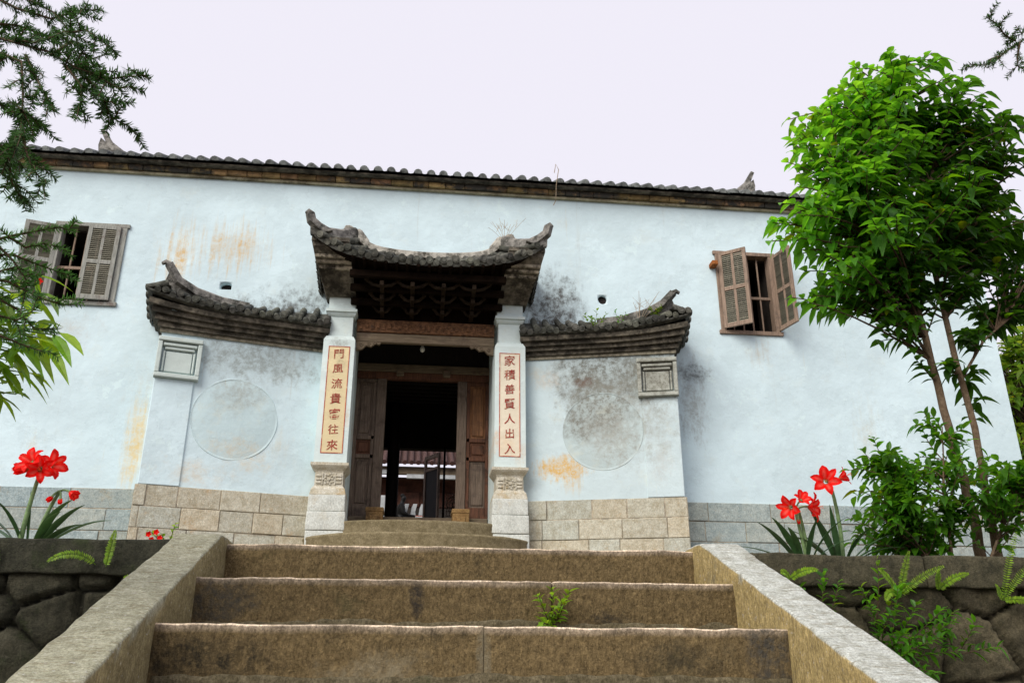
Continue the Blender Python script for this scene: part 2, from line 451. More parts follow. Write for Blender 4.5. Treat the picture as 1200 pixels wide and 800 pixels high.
M['iron'] = mat_plain('rusty_iron', (.055, .036, .030), .4, 20, .7)
M['earth'] = mat_plain('garden_earth', (.075, .06, .04), .4, 3, .95, .6, .03)
M['paving'] = stone('path_paving', (.20, .18, .14), (.30, .27, .21), (.12, .11, .08), 4, .5)
M['white'] = mat_plain('white_paint', (.74, .76, .78), .08, 5, .7, .1, .003)
M['far_white'] = mat_plain('weathered_white', (.40, .42, .43), .2, 6)  # white darkened in colour to stand for the shaded courtyard
M['bulb'] = mat_plain('white_bulb', (.80, .80, .76), .05, 5, .35, .02, .002)
M['far_roof'] = mat_plain('far_reddish_roof', (.065, .03, .024), .4, 12, .85, .5, .02, (6, 1, 1))  # roof colour lowered too, for the dim courtyard
M['far_red'] = mat_plain('far_red_timber', (.062, .024, .015), .5, 5, .8, .3, .01)
M['bark'] = stone('grey_brown_bark', (.135, .090, .055), (.22, .16, .105), (.07, .05, .035), 14, .9)
M['twig'] = mat_plain('twig_brown', (.085, .055, .032), .4, 20)
M['dry'] = mat_plain('dry_grass', (.36, .28, .19), .3, 20)
M['stalk'] = mat_plain('green_stalk', (.16, .25, .10), .3, 20, .6)
M['skin'] = mat_plain('skin', (.36, .20, .14), .08, 20, .6, .05, .002)
M['dark_cloth'] = mat_plain('dark_blue_cloth', (.022, .024, .042), .3, 15)
M['hair'] = mat_plain('dark_hair', (.02, .018, .016), .2, 30)

def leafmat(name, col, tr, rough=.38, spec=.5, f=.35):
    t = NT(name)
    n = t.noise(30, 3, .5)
    c = t.mix(t.ramp(n, .3, .7), tuple(x * .8 for x in col), tuple(x * 1.25 for x in col))
    c = t.mix(1.0, c, t.tint(), 'MULTIPLY')
    tc = t.mix(1.0, tr, t.tint(), 'MULTIPLY')
    return t.done(c, rough, None, spec, (f, tc))
M['leaf'] = leafmat('glossy_green_leaf', (.030, .105, .008), (.15, .42, .014), .42, .28, .40)
M['leaf_light'] = leafmat('light_green_leaf', (.12, .28, .018), (.34, .60, .03), .4, .4, .45)
M['leaf_lily'] = leafmat('strap_leaf', (.035, .085, .030), (.08, .17, .04), .33, .6, .2)
M['fern'] = leafmat('fern_green', (.15, .29, .020), (.30, .50, .03), .5, .3, .4)
M['needle'] = leafmat('conifer_needle', (.034, .078, .026), (.06, .14, .035), .45, .3, .25)
M['petal'] = leafmat('red_petal', (.86, .012, .008), (.95, .012, .008), .5, .10, .42)
M['bg_leaf'] = leafmat('bright_garden_leaf', (.10, .22, .02), (.26, .46, .04), .45, .4, .4)

# ------------------------------------------------------------------ ground
g = MB()
LOW, UP = -2.75, -0.03
B = 900
g.quad((-B, -B, LOW), (B, -B, LOW), (B, .34, LOW), (-B, .34, LOW))
g.quad((-B, .34, LOW), (B, .34, LOW), (B, .34, UP), (-B, .34, UP))
g.quad((-B, .34, UP), (B, .34, UP), (B, B, UP), (-B, B, UP))
tag(g.build('ground', M['earth']), kind='structure')
p = MB()
p.box(-3.2, 2.9, .5, 5.2, -.2, -.012)
tag(p.build('path', M['paving'], None, (0, .5, -.2)), kind='structure')

# ------------------------------------------------------------------ staircase
st = thing('stone_staircase', 'wide flight of worn brown stone steps between two sloping pale stone side slabs', 'staircase', (0, -2.5, -2.75))
D, H = .663, .2755
for k in range(10):
    y0 = -D * k; z1 = -H * k
    b = MB()
    cuts = {0: [-1.45, 1.45], 1: [-1.45, .42, 1.45], 2: [-1.45, .0, 1.45]}.get(k, [-1.45, random.uniform(-.6, .6), 1.45])
    for a, c in zip(cuts[:-1], cuts[1:]):
        tn = random.uniform(.88, 1.1); b.col = (tn, tn, tn)
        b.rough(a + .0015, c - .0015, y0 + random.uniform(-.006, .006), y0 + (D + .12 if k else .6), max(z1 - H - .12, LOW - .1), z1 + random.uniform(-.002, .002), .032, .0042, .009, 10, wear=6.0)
    sp_ = b.build('step', M['step'], st)
    if 0 < k < 6:
        b = MB()
        def wavy(P, yb=y0, zt=z1 - H):
            n_ = noise.noise(Vector((P.x * 2.3, k * 5.1, 0))) + .6 * noise.noise(Vector((P.x * 8, k * 5.1, 3)))
            return (P.x, P.y, P.z + (.030 * n_ if P.z > zt + .04 else 0))
        b.rough(-1.43, 1.43, y0 - .010, y0 + .05, z1 - H - .03, z1 - H + .068, .025, .005, .018, 14, None, wavy)
        b.build('mortar_fillet', M['fillet'], sp_)
def stringer(s):
    b = MB()
    x0, x1 = (1.435, 1.682) if s > 0 else (-1.705, -1.44)
    sl_ = H / D
    segs = [(.42, -.42), (-.424, -2.9), (-2.906, -6.2)]
    for (ya, yb) in segs:
        tn = random.uniform(.93, 1.07); b.col = (tn, tn, tn)
        def top(P, s=s):
            y = P.y
            zt = .03 if y > -.14 else .03 + (y + .14) * sl_
            zb = LOW - .1
            f = (P.z + 1.0)          # built between z -1 and 0
            return (P.x, P.y, zt + (P.z) if P.z > -.2 else max(zb, zt - .9 + (P.z + .2)))
        b.rough(x0, x1, yb, ya, -1.0, 0.0, .05, .0065, .016, 9, None, top)
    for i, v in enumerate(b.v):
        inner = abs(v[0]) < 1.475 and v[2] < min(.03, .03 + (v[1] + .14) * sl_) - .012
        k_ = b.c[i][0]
        q_ = (.74, .70, .56) if s < 0 else (1.0, 1.0, 1.0)  # left slab's colour lowered to stand for the conifer's shade
        if inner: q_ = (.62, .50, .28) if s < 0 else (.86, .64, .31)  # inner faces stained golden; the left one darkened by the same painted shade
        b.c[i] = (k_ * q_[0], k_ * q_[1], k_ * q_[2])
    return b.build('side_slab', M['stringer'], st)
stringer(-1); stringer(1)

# ------------------------------------------------------------------ retaining walls
def retaining(x0, x1, name, label, cell, seedv, top, tm_=(1, 1, 1)):
    t = thing(name, label, 'wall', ((x0 + x1) / 2, .2, LOW))
    b = MB()
    x = x0
    while x < x1 - .01:
        L = min(random.uniform(1.1, 1.9), x1 - x)
        if x1 - (x + L) < .5: L = x1 - x
        tn = random.uniform(.85, 1.15); b.col = (tn * tm_[0], tn * tm_[1], tn * tm_[2])
        b.rough(x + .005, x + L - .005, .015, .40, top - .205, top, .05, .009, .018, 7)
        x += L
    b.build('coping', M['coping'], t)
    rnd = random.Random(seedv)
    cells = []
    zrow = LOW
    nx = int((x1 - x0) / cell); nz = int((top - LOW) / (cell * .72))
    for i in range(-1, nx + 2):
        for j in range(-1, nz + 2):
            cells.append((x0 + (i + .5 * (j % 2) + rnd.uniform(-.33, .33)) * cell, LOW + (j + rnd.uniform(-.35, .35)) * cell * .72, rnd.uniform(.7, 1.35), rnd.uniform(-.02, .02)))
    rows = []
    step = .022
    b = MB(); b.smooth = True
    zs = []
    z = max(LOW, -1.55)
    while z < top - .2: zs.append(z); z += step
    zs.append(top - .195)
    nxs = int((x1 - x0) / step)
    for z in zs:
        r = []
        for i in range(nxs + 1):
            x = x0 + (x1 - x0) * i / nxs
            wx = x + .05 * noise.noise(Vector((x * 3, z * 3, 4.2))); wz = z + .05 * noise.noise(Vector((x * 3, z * 3, 9.2)))
            d1 = d2 = 9; c1 = None
            for c in cells:
                dd = (wx - c[0]) ** 2 + ((wz - c[1]) * 1.25) ** 2
                if dd < d1: d2 = d1; d1 = dd; c1 = c
                elif dd < d2: d2 = dd
            e = (math.sqrt(d2) - math.sqrt(d1))
            k = min(1, e / .05)
            bul = k * k * (3 - 2 * k)
            y = .10 - .055 * bul + (1 - k) * .02 + c1[3] + .022 * noise.noise(Vector((x * 6, z * 6, 1))) + .012 * noise.noise(Vector((x * 15, z * 15, 1))) + .006 * noise.noise(Vector((x * 40, z * 40, 1)))
            tn = c1[2] * (.35 + .65 * min(1, e / .03))
            b.col = (tn * tm_[0], tn * tm_[1], tn * tm_[2])
            r.append(b.vert((x, y, z)))
        rows.append(r)
    for i in range(len(rows) - 1):
        for j in range(nxs):
            b.face([rows[i][j], rows[i][j+1], rows[i+1][j+1], rows[i+1][j]])
    b.build('rubble_stonework', M['rubble'], t)
    return t
retaining(-4.4, -1.712, 'retaining_wall', 'dark rubble retaining wall with stone coping left of the steps', .36, 3, .012, (1.25, 1.25, 1.1))
retaining(1.69, 7.2, 'retaining_wall', 'dark mossy retaining wall of large blocks right of the steps', .50, 11, .0, (2.1, 1.9, 1.5))

# ------------------------------------------------------------------ mansion
AX = -.25          # axis of the gate
WY = 6.0           # plane of the facade
mansion = thing('mansion', 'long whitewashed mansion facade with grey tiled eave and ashlar base', 'building', (0, 6.2, 0))
X0, X1, ZT = -11.0, 8.40, 6.16
OPEN = [(AX - 1.0, AX + 1.0, 0, 4.6), (-5.42, -4.52, 4.09, 5.25), (4.09, 4.96, 4.09, 5.35), (-3.15, -2.97, 4.37, 4.50), (2.23, 2.38, 4.42, 4.58)]
fa = MB()
xs = sorted({X0, X1} | {v for o in OPEN for v in o[:2]})
zs = sorted({-.05, 1.52, ZT} | {v for o in OPEN for v in o[2:]} - {0})
xs2 = []
for a, b_ in zip(xs[:-1], xs[1:]):
    xs2 += [a]
    n = int((b_ - a) / .8)
    xs2 += [a + (b_ - a) * i / (n + 1) for i in range(1, n + 1)]
xs2.append(xs[-1])
for a, b_ in zip(xs2[:-1], xs2[1:]):
    for c, d in zip(zs[:-1], zs[1:]):
        mx, mz = (a + b_) / 2, (c + d) / 2
        if any(o[0] < mx < o[1] and o[2] < mz < o[3] for o in OPEN): continue
        fa.quad((a, WY, c), (b_, WY, c), (b_, WY, d), (a, WY, d))
        fa.quad((b_, WY + .5, c), (a, WY + .5, c), (a, WY + .5, d), (b_, WY + .5, d))
for o in OPEN:
    a, b_, c, d = o
    dp = WY + .5
    fa.quad((a, WY, c), (a, WY, d), (a, dp, d), (a, dp, c))
    fa.quad((b_, WY, c), (b_, dp, c), (b_, dp, d), (b_, WY, d))
    fa.quad((a, WY, d), (b_, WY, d), (b_, dp, d), (a, dp, d))
    fa.quad((a, WY, c), (a, dp, c), (b_, dp, c), (b_, WY, c))
fa.quad((X1, WY, -.05), (X1, WY + 5, -.05), (X1, WY + 5, ZT), (X1, WY, ZT))
fa.quad((X0, WY + 5, -.05), (X0, WY, -.05), (X0, WY, ZT), (X0, WY + 5, ZT))
fa.build('facade_wall', M['facade'], mansion)

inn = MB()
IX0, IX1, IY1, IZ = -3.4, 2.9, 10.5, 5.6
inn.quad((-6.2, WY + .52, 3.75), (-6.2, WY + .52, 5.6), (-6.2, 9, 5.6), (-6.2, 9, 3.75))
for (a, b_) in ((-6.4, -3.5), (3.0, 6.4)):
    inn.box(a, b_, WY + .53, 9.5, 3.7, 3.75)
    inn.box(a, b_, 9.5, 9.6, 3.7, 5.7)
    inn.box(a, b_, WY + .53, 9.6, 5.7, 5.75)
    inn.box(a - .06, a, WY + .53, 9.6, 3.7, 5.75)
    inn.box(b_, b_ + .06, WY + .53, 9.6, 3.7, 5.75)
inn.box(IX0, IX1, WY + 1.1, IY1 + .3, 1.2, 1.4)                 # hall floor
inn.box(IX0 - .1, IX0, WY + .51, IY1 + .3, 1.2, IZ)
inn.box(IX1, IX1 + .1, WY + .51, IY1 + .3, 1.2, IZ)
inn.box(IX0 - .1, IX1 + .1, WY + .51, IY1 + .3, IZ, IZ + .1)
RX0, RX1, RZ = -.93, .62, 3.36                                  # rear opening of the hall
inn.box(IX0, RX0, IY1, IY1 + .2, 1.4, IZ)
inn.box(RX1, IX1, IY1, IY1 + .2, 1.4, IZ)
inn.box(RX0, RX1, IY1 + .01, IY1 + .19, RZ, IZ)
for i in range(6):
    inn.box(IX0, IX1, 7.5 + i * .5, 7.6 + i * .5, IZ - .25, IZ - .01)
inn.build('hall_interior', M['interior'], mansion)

def ashlar_courses(mb, mo, pt, L, zlist, rnd, wmin=.5, wmax=.95, warm=False):
    """pt(s, out, z) -> world point; blocks along s in 0..L"""
    for (za, zb) in zip(zlist[:-1], zlist[1:]):
        s_ = -rnd.uniform(0, .4)
        while s_ < L:
            wd = rnd.uniform(wmin, wmax)
            a, b_ = max(0, s_), min(L, s_ + wd)
            s_ += wd
            if b_ - a < .06: continue
            tn = rnd.uniform(.92, 1.06)
            wr = rnd.uniform(-.06, .06)
            mb.col = (tn * (1 + wr), tn, tn * (1 - wr))
            gp = rnd.uniform(.003, .008); o = rnd.uniform(.014, .034); bv = .006
            fr = [(a+gp, za+gp), (b_-gp, za+gp), (b_-gp, zb-gp), (a+gp, zb-gp)]
            fi = [(a+gp+bv, za+gp+bv), (b_-gp-bv, za+gp+bv), (b_-gp-bv, zb-gp-bv), (a+gp+bv, zb-gp-bv)]
            A = [mb.vert(pt(p[0], 0.0, p[1])) for p in fr]
            Bv = [mb.vert(pt(p[0], o - bv, p[1])) for p in fr]
            Cv = [mb.vert(pt(p[0], o, p[1])) for p in fi]
            for i in range(4):
                j = (i + 1) % 4
                mb.face([A[i], A[j], Bv[j], Bv[i]]); mb.face([Bv[i], Bv[j], Cv[j], Cv[i]])
            mb.face(Cv)
    mo.poly([pt(0, .013, zlist[0]), pt(L, .013, zlist[0]), pt(L, .013, zlist[-1] - .004), pt(0, .013, zlist[-1] - .004)])
    mo.poly([pt(0, .013, zlist[-1] - .004), pt(L, .013, zlist[-1] - .004), pt(L, 0, zlist[-1] - .004), pt(0, 0, zlist[-1] - .004)])

rnd = random.Random(5)
Zc = [-.04, .22, .48, .75, 1.02, 1.29, 1.55]
ab, mo = MB(), MB()
ashlar_courses(ab, mo, lambda s, o, z: (X0 + s, WY - o, z), (AX - 1.9) - X0, Zc, rnd)
ashlar_courses(ab, mo, lambda s, o, z: (AX + 1.9 + s, WY - o, z), X1 - (AX + 1.9), Zc, rnd)
sb = ab.build('stone_base', M['ashlar'], mansion)
mo.build('mortar', M['mortar'], sb)

# cornice bands and eave
cn = MB(); cn.box(X0, X1 + .02, WY - .05, WY + .3, 6.135, 6.175, .006); cn.build('cornice_moulding', M['cornice_pale'], mansion)
cn = MB()
x = X0
rnd = random.Random(8)
while x < X1 - .05:
    L = rnd.uniform(.2, .34); tn = rnd.uniform(.5, 1.3); cn.col = (tn, tn * rnd.uniform(.85, 1.1), tn)
    cn.box(x, min(x + L - .008, X1), WY - .10 - rnd.uniform(0, .012), WY + .3, 6.178, 6.25, .006)
    x += L
cn.build('cornice_brick', M['cornice_ochre'], mansion)
cn = MB(); cn.box(X0, X1 + .1, WY - .21, WY + .3, 6.252, 6.283, .006); cn.build('eave_board', M['moulding'], mansion)
def tile_slope(mb, E, Rg, nrm_hint, r, spacing_pts, caps=True):
    pass
rf = MB(); rf.smooth = True
EY, EZ, RY, RZG = WY - .25, 6.285, 8.5, 7.80
sp = .195
n = int((X1 + .3 - X0) / sp)
def slz(y): return EZ + (y - EY) / (RY - EY) * (RZG - EZ) - .03 * math.sin(math.pi * (y - EY) / (RY - EY))
ys = [EY, EY + .25, EY + .7, EY + 1.4, EY + 2.1, RY]
rnd = random.Random(3)
for i in range(n):
    xc = X0 + i * sp
    dz = rnd.uniform(-.008, .008); dx = rnd.uniform(-.01, .01)
    tn = rnd.uniform(.7, 1.35); rf.col = (tn, tn, tn)
    rows = []
    for y in ys:
        rows.append([(xc + dx + .066 * math.cos(math.pi * (1 - k / 6)), y, slz(y) + dz + .012 + .082 * math.sin(math.pi * k / 6)) for k in range(7)])
    rf.sheet(rows)
    rf.poly(rows[0][::-1])
    tn = rnd.uniform(.6, 1.1); rf.col = (tn, tn, tn)
    rows = []
    for y in ys:
        rows.append([(xc + dx + sp / 2 + .055 * math.cos(math.pi * (1 + k / 4)), y - .02, slz(y) + dz + .028 - .032 * math.sin(math.pi * k / 4)) for k in range(5)])
    rf.sheet(rows)
rf.smooth = False
rf.col = (.8, .8, .8)
rf.quad((X0, EY + .06, EZ - .012), (X1 + .3, EY + .06, EZ - .012), (X1 + .3, RY, RZG - .02), (X0, RY, RZG - .02))
rf.quad((X0, RY, RZG), (X1 + .3, RY, RZG), (X1 + .3, 11.2, 6.3), (X0, 11.2, 6.3))
rf.poly([(X1 + .05, WY + .01, 6.1), (X1 + .05, 11, 6.1), (X1 + .05, RY, RZG - .03)])
roof = rf.build('tiled_roof', M['tile_far'], mansion)
rg = MB(); rg.box(-5.75, 5.5, RY - .09, RY + .09, RZG - .05, RZG + .10, .02); rg.build('roof_ridge', M['horn'], roof)
def horn(mb, pts, w0, h0, w1, h1):
    """upturned ridge end: rectangular section sweeping along pts"""
    pts = [Vector(p) for p in pts]; n = len(pts); rings = []
    for i, p in enumerate(pts):
        t = (pts[min(i+1, n-1)] - pts[max(i-1, 0)]).normalized()
        side = t.cross(Vector((0, 0, 1)))
        side = side.normalized() if side.length > .05 else Vector((0, 1, 0))
        up = side.cross(t).normalized()
        f = i / (n - 1); w_ = w0 + (w1 - w0) * f; h_ = h0 + (h1 - h0) * f
        rings.append([mb.vert(p + side * a * w_ / 2 + up * b * h_ / 2) for a, b in ((-1, -1), (-1, .6), (-.6, 1), (.6, 1), (1, .6), (1, -1))])
    for i in range(n - 1):
        for k in range(6):
            mb.face([rings[i][k], rings[i][(k+1) % 6], rings[i+1][(k+1) % 6], rings[i+1][k]])
    mb.face(rings[0]); mb.face(rings[-1][::-1])
for sgn, xb, xt in ((-1, -5.55, -6.14), (1, 5.45, 5.95)):
    h_ = MB()
    horn(h_, [(xb, RY, RZG + .12), (xb + (xt - xb) * .35, RY, RZG + .24), (xb + (xt - xb) * .7, RY, RZG + .43), (xt, RY, RZG + .72)], .16, .20, .08, .07)
    h_.poly([(xb, RY - .04, RZG), (xb, RY - .04, RZG + .05), (xt, RY - .04, RZG + .55), (xt + sgn * .02, RY - .04, RZG + .4), (xt - sgn * .05, RY - .04, RZG)])
    h_.box(min(xb, xt - sgn * .05), max(xb, xt - sgn * .05), RY - .06, RY + .06, RZG - .2, RZG + .12)
    h_.build('ridge_horn', M['horn'], roof)

# windows
def shutter_leaf(hx, hy, z0, z1, wd, ang, sgn, mat, parent):
    """leaf hinged at (hx,hy); ang = opening from closed, sgn=+1 leaf extends to +x when closed"""
    Mx = Matrix.Translation((hx, hy, 0)) @ Matrix.Rotation(-ang * sgn, 4, 'Z')
    b = MB()
    t = .035
    def bx(a, c, z0_, z1_, dy=0, th=t):
        xa, xc = (a, c) if sgn > 0 else (-c, -a)
        b.box(xa, xc, -th + dy, dy, z0_, z1_, .003, Mx)
    s = .055
    bx(0, s, z0, z1); bx(wd - s, wd, z0, z1)
    bx(s, wd - s, z0, z0 + s * 1.2); bx(s, wd - s, z1 - s, z1)
    zm = (z0 + z1) / 2
    bx(s, wd - s, zm - .03, zm + .03)
    bx(wd / 2 - .02, wd / 2 + .02, z0 + s * 1.2, zm - .03, -.004, .028); bx(wd / 2 - .02, wd / 2 + .02, zm + .03, z1 - s, -.004, .028)
    o = b.build('shutter', mat, parent)
    l = MB()
    for (a, c) in ((s, wd / 2 - .02), (wd / 2 + .02, wd - s)):
        for (q0, q1) in ((z0 + s * 1.2, zm - .03), (zm + .03, z1 - s)):
            nn = int((q1 - q0) / .030)
            for i in range(nn):
                zc = q0 + (i + .5) * (q1 - q0) / nn
                xa, xc = (a, c) if sgn > 0 else (-c, -a)
                tn = random.uniform(.75, 1.2); l.col = (tn, tn, tn)
                pts = [(xa, -.033, zc - .014), (xc, -.033, zc - .014), (xc, -.006, zc + .016), (xa, -.006, zc + .016)]
                l.poly([Mx @ Vector(p_) for p_ in pts])
                l.poly([Mx @ Vector((p_[0], p_[1], p_[2] - .005)) for p_ in pts[::-1]])
    l.build('louvre_slats', M['louvre'], o)
    return o
def window(x0, x1, z0, z1, label, smat, leaves):
    b = MB()
    f = .055
    b.box(x0 - .02, x0 + f, WY - .03, WY + .12, z0, z1, .004)
    b.box(x1 - f, x1 + .02, WY - .03, WY + .12, z0, z1, .004)
    b.box(x0 - .05, x1 + .05, WY - .034, WY + .12, z1 - .01, z1 + .05, .004)
    b.box(x0 - .05, x1 + .05, WY - .034, WY + .12, z0 - .05, z0 + .01, .004)
    wn = b.build('window', smat, mansion)
    wn['label'] = label
    r_ = MB()
    r_.box(x0 + .001, x0 + .03, WY + .121, WY + .62, z0, z1); r_.box(x1 - .03, x1 - .001, WY + .121, WY + .62, z0, z1)
    r_.box(x0 + .03, x1 - .03, WY + .121, WY + .62, z0 + .011, z0 + .03); r_.box(x0 + .03, x1 - .03, WY + .121, WY + .62, z1 - .04, z1 - .011)
    r_.build('window_lining', M['interior'], wn)
    c = MB()
    nb = 4
    for i in range(1, nb + 1):
        xc = x0 + f + (x1 - x0 - 2 * f) * i / (nb + 1)
        c.tube([(xc, WY + .07, z0), (xc, WY + .07, z1)], .014, 6)
    zm = z0 + (z1 - z0) * .46
    c.box(x0 + f, x1 - f, WY + .05, WY + .085, zm - .02, zm + .02)
    c.build('window_bars', M['shutter_brown'], wn)
    for (hx, hy, wd, ang, sgn) in leaves:
        shutter_leaf(hx, hy, z0 + .02, z1 - .01, wd, ang, sgn, smat, wn)
window(-5.42, -4.52, 4.09, 5.25, 'window with one grey shutter closed and one folded back', M['shutter'],
       [(-4.575, WY - .032, .42, R(4), -1), (-5.40, WY - .034, .43, R(163), 1)])
window(4.09, 4.96, 4.09, 5.35, 'window with both brown shutters ajar', M['shutter_brown'],
       [(4.12, WY - .034, .42, R(38), 1), (4.945, WY - .034, .42, R(104), -1)])
for vi, o in enumerate(OPEN[3:]):
    vn = MB(); vn.smooth = True
    cx_, cz_, hx_, hz_ = (o[0] + o[1]) / 2, (o[2] + o[3]) / 2, (o[1] - o[0]) / 2, (o[3] - o[2]) / 2
    outer, inner = [], []
    for k in range(33):
        an = 2 * math.pi * k / 32 + math.pi / 4
        c_, s_ = math.cos(an), math.sin(an)
        m_ = max(abs(c_), abs(s_))
        outer.append((cx_ + hx_ * c_ / m_, cz_ + hz_ * s_ / m_))
        if vi == 0 and s_ < 0: inner.append((cx_ + hx_ * .86 * c_ / m_, cz_ + hz_ * .86 * s_ / m_))
        else: inner.append((cx_ + hx_ * .88 * c_ * (1 + .05 * math.sin(3 * an)), cz_ + hz_ * .88 * s_))
    vn.sheet([[(p_[0], WY - .001, p_[1]) for p_ in outer], [(p_[0], WY + .006, p_[1]) for p_ in inner], [(p_[0], WY + (.10, .05)[vi], p_[1]) for p_ in inner]])
    vh = vn.build('vent_hole', M['facade'], mansion)
    vn = MB(); vn.box(o[0] + .002, o[1] - .002, WY + (.101, .051)[vi], WY + .48, o[2] + .002, o[3] - .002); vn.build('vent_back', M['wood_dark'], vh)  # dark block added in place of the shade deep in the hole
br = MB(); br.col = (1.1, .62, .42); br.box(3.97, 4.06, WY - .16, WY, 5.10, 5.17, .006); br.build('broken_brick', M['orange_stone'], mansion)

# ------------------------------------------------------------------ gatehouse
gate = thing('gatehouse', 'walled gate with curved tiled canopy, lettered white pillars and splayed wing walls', 'gate', (AX, 5.75, 0))
def wing(s):
    n_ = Vector((0, 0, 0))
    P0 = Vector((AX + s * 1.36, 5.97, 0)); P1 = Vector((AX + s * 3.40, 5.44, 0))
    tv = (P1 - P0); L = tv.length; tv.normalize()
    nv = Vector((tv.y, -tv.x, 0))
    if nv.y > 0: nv = -nv
    zb = 1.50
    def pt(q, o, z): 
        p_ = P0 + tv * q + nv * o
        return Vector((p_.x, p_.y, z))
    mat = M['wing_left'] if s < 0 else M['wing_right']
    b = MB()
    nq = 8
    def fl(a, c, z0, z1, o=0.0):
        q = [pt(a, o, z0), pt(c, o, z0), pt(c, o, z1), pt(a, o, z1)]
        b.poly(q if s > 0 else q[::-1])
    fl(0, L, -.03, 3.72)
    # outer return face
    q = [pt(L, 0, -.03), Vector((P1.x + s * .02, WY + .02, -.03)), Vector((P1.x + s * .02, WY + .02, 3.72)), pt(L, 0, 3.72)]
    b.poly(q if s > 0 else q[::-1])
    wl = b.build('wing_wall', mat, gate)
    # flat pilaster at the outer end
    pb = MB()
    q0 = L - .50
    def slab(mb, a, c, z0, z1, o0, o1, bev=.008):
        P = [(a, z0), (c, z0), (c, z1), (a, z1)]; Q = [(a+bev, z0+bev), (c-bev, z0+bev), (c-bev, z1-bev), (a+bev, z1-bev)]
        A = [mb.vert(pt(p_[0], o0, p_[1])) for p_ in P]; Bv = [mb.vert(pt(p_[0], o1 - bev, p_[1])) for p_ in P]; Cv = [mb.vert(pt(p_[0], o1, p_[1])) for p_ in Q]
        for i in range(4):
            j = (i + 1) % 4
            mb.face([A[i], A[j], Bv[j], Bv[i]]); mb.face([Bv[i], Bv[j], Cv[j], Cv[i]])
        mb.face(Cv)
    slab(pb, q0 + .03, L + .005, 1.50, 2.86, -.01, .022)
    pb.build('pilaster', mat, wl)
    # square ornament
    ob = MB()
    z0, z1 = 2.86, 3.40
    a, c = q0 - .02, L + .02
    slab(ob, a, c, z0, z0 + .055, -.01, .085); slab(ob, a, c, z1 - .055, z1, -.01, .10)
    slab(ob, a, a + .055, z0 + .057, z1 - .057, -.01, .085); slab(ob, c - .055, c, z0 + .057, z1 - .057, -.01, .085)
    slab(ob, a + .065, c - .065, z1 - .115, z1 - .075, -.01, .075); slab(ob, a + .09, c - .09, z1 - .16, z1 - .125, -.01, .055)
    slab(ob, a + .11, c - .11, z0 + .085, z1 - .18, -.01, .035); slab(ob, a + .075, a + .1, z0 + .085, z1 - .18, -.01, .05); slab(ob, c - .1, c - .075, z0 + .085, z1 - .18, -.01, .05)
    ob.build('square_ornament', M['trim'] if s < 0 else M['trim_stained'], wl)
    # round medallion: raised ring
    mb_ = MB(); mb_.smooth = True
    qc, zc, rr = L - 1.02, 2.42, .535
    prof = [(rr + .008, -.001), (rr + .003, .006), (rr - .004, .006), (rr - .009, .001), (rr - .03, .003), (rr * .5, .004), (.0005, .004)]
    rows = []
    for ip, (r_, o_) in enumerate(prof):
        row = []
        for k in range(97):
            an = 2 * math.pi * (k % 96) / 96
            nz = noise.noise(Vector((math.cos(an) * 2.2, math.sin(an) * 2.2, s * 3.0)))
            r2 = r_ * (1 + .012 * nz); o2 = o_ * max(.12, min(1.3, .75 + 1.6 * nz)) if ip < 4 else o_
            row.append(pt(qc + r2 * math.cos(an), o2, zc + r2 * math.sin(an)))
        rows.append(row)
    mb_.sheet(rows)
    mb_.build('medallion', M['disc_left'] if s < 0 else M['disc_right'], wl)
    # ashlar base
    ab, mo = MB(), MB()
    rn = random.Random(20 + s)
    zl = [-.03, .2, .46, .72, .98, 1.24, 1.50]
    ashlar_courses(ab, mo, pt, L + .03, zl, rn, .32, .62)
    def ptr(q, o, z): return Vector((P1.x + s * (.0 + o), P1.y + q, z))
    ashlar_courses(ab, mo, ptr, WY - P1.y, zl, rn, .3, .6)
    base = ab.build('stone_base', M['ashlar_warm'], wl)
    mo.build('mortar', M['mortar'], base)
    # cornice sweep: inner end -> outer corner -> back to the facade
    def lift(q):
        f = max(0, (q - (L - .95)) / 1.1)
        return .13 * f * f
    def path(o, z, lf=1.0):
        pts = []
        for i in range(11):
            q = (L + o * .9) * i / 10
            pts.append(pt(q, o, z + lift(q) * lf))
        zc_ = z + lift(L + o * .9) * lf
        co = pts[-1]
        for k in (1, 2):
            f = k / 2
            pts.append(Vector((co.x + s * (.02 + .16 * lf) * f, co.y + (WY + .05 - co.y) * f, zc_ - .12 * f * lf)))
        return pts
    bands = [(3.48, 3.52, .03, 'p'), (3.522, 3.575, .07, 'd'), (3.577, 3.63, .12, 'd'), (3.632, 3.69, .17, 'd'), (3.692, 3.755, .225, 'd')]
    ml = {'p': MB(), 'd': MB()}
    for i, (za, zb_, o, k) in enumerate(bands):
        lf0 = i / 6.0
        A, Bp = path(o, za, lf0), path(o, zb_, lf0 + .10)
        In = path(max(0, o - .07), za, lf0); To = path(max(0, o - .07), zb_, lf0 + .12)
        ml[k].sheet([In, A, Bp, To] if s > 0 else [In[::-1], A[::-1], Bp[::-1], To[::-1]])
    ml['d'].build('cornice', M['moulding'], wl)
    ml['p'].build('cornice_edge', M['moulding_pale'], wl)
    # tiles
    tl = MB()
    eave = path(.27, 3.80, 1.1)
    # roof skin from eave up to facade wall
    def back(p_, q): return Vector((p_.x, WY + .03, p_.z + .16 + .10 * q))
    rows0 = eave[:11]; rowm = []; rows1 = []
    for i, p_ in enumerate(rows0):
        bk = Vector((p_.x, max(WY + .03, p_.y + .1), p_.z + .30))
        rows1.append(bk); rowm.append((p_ + bk) / 2 - Vector((0, 0, .02)))
    tl.sheet([rows0, rowm, rows1] if s > 0 else [rows0[::-1], rowm[::-1], rows1[::-1]])
    tl.sheet([eave[10:], [Vector((p_.x - s * .28, p_.y + .03, p_.z + .05)) for p_ in eave[10:]]])
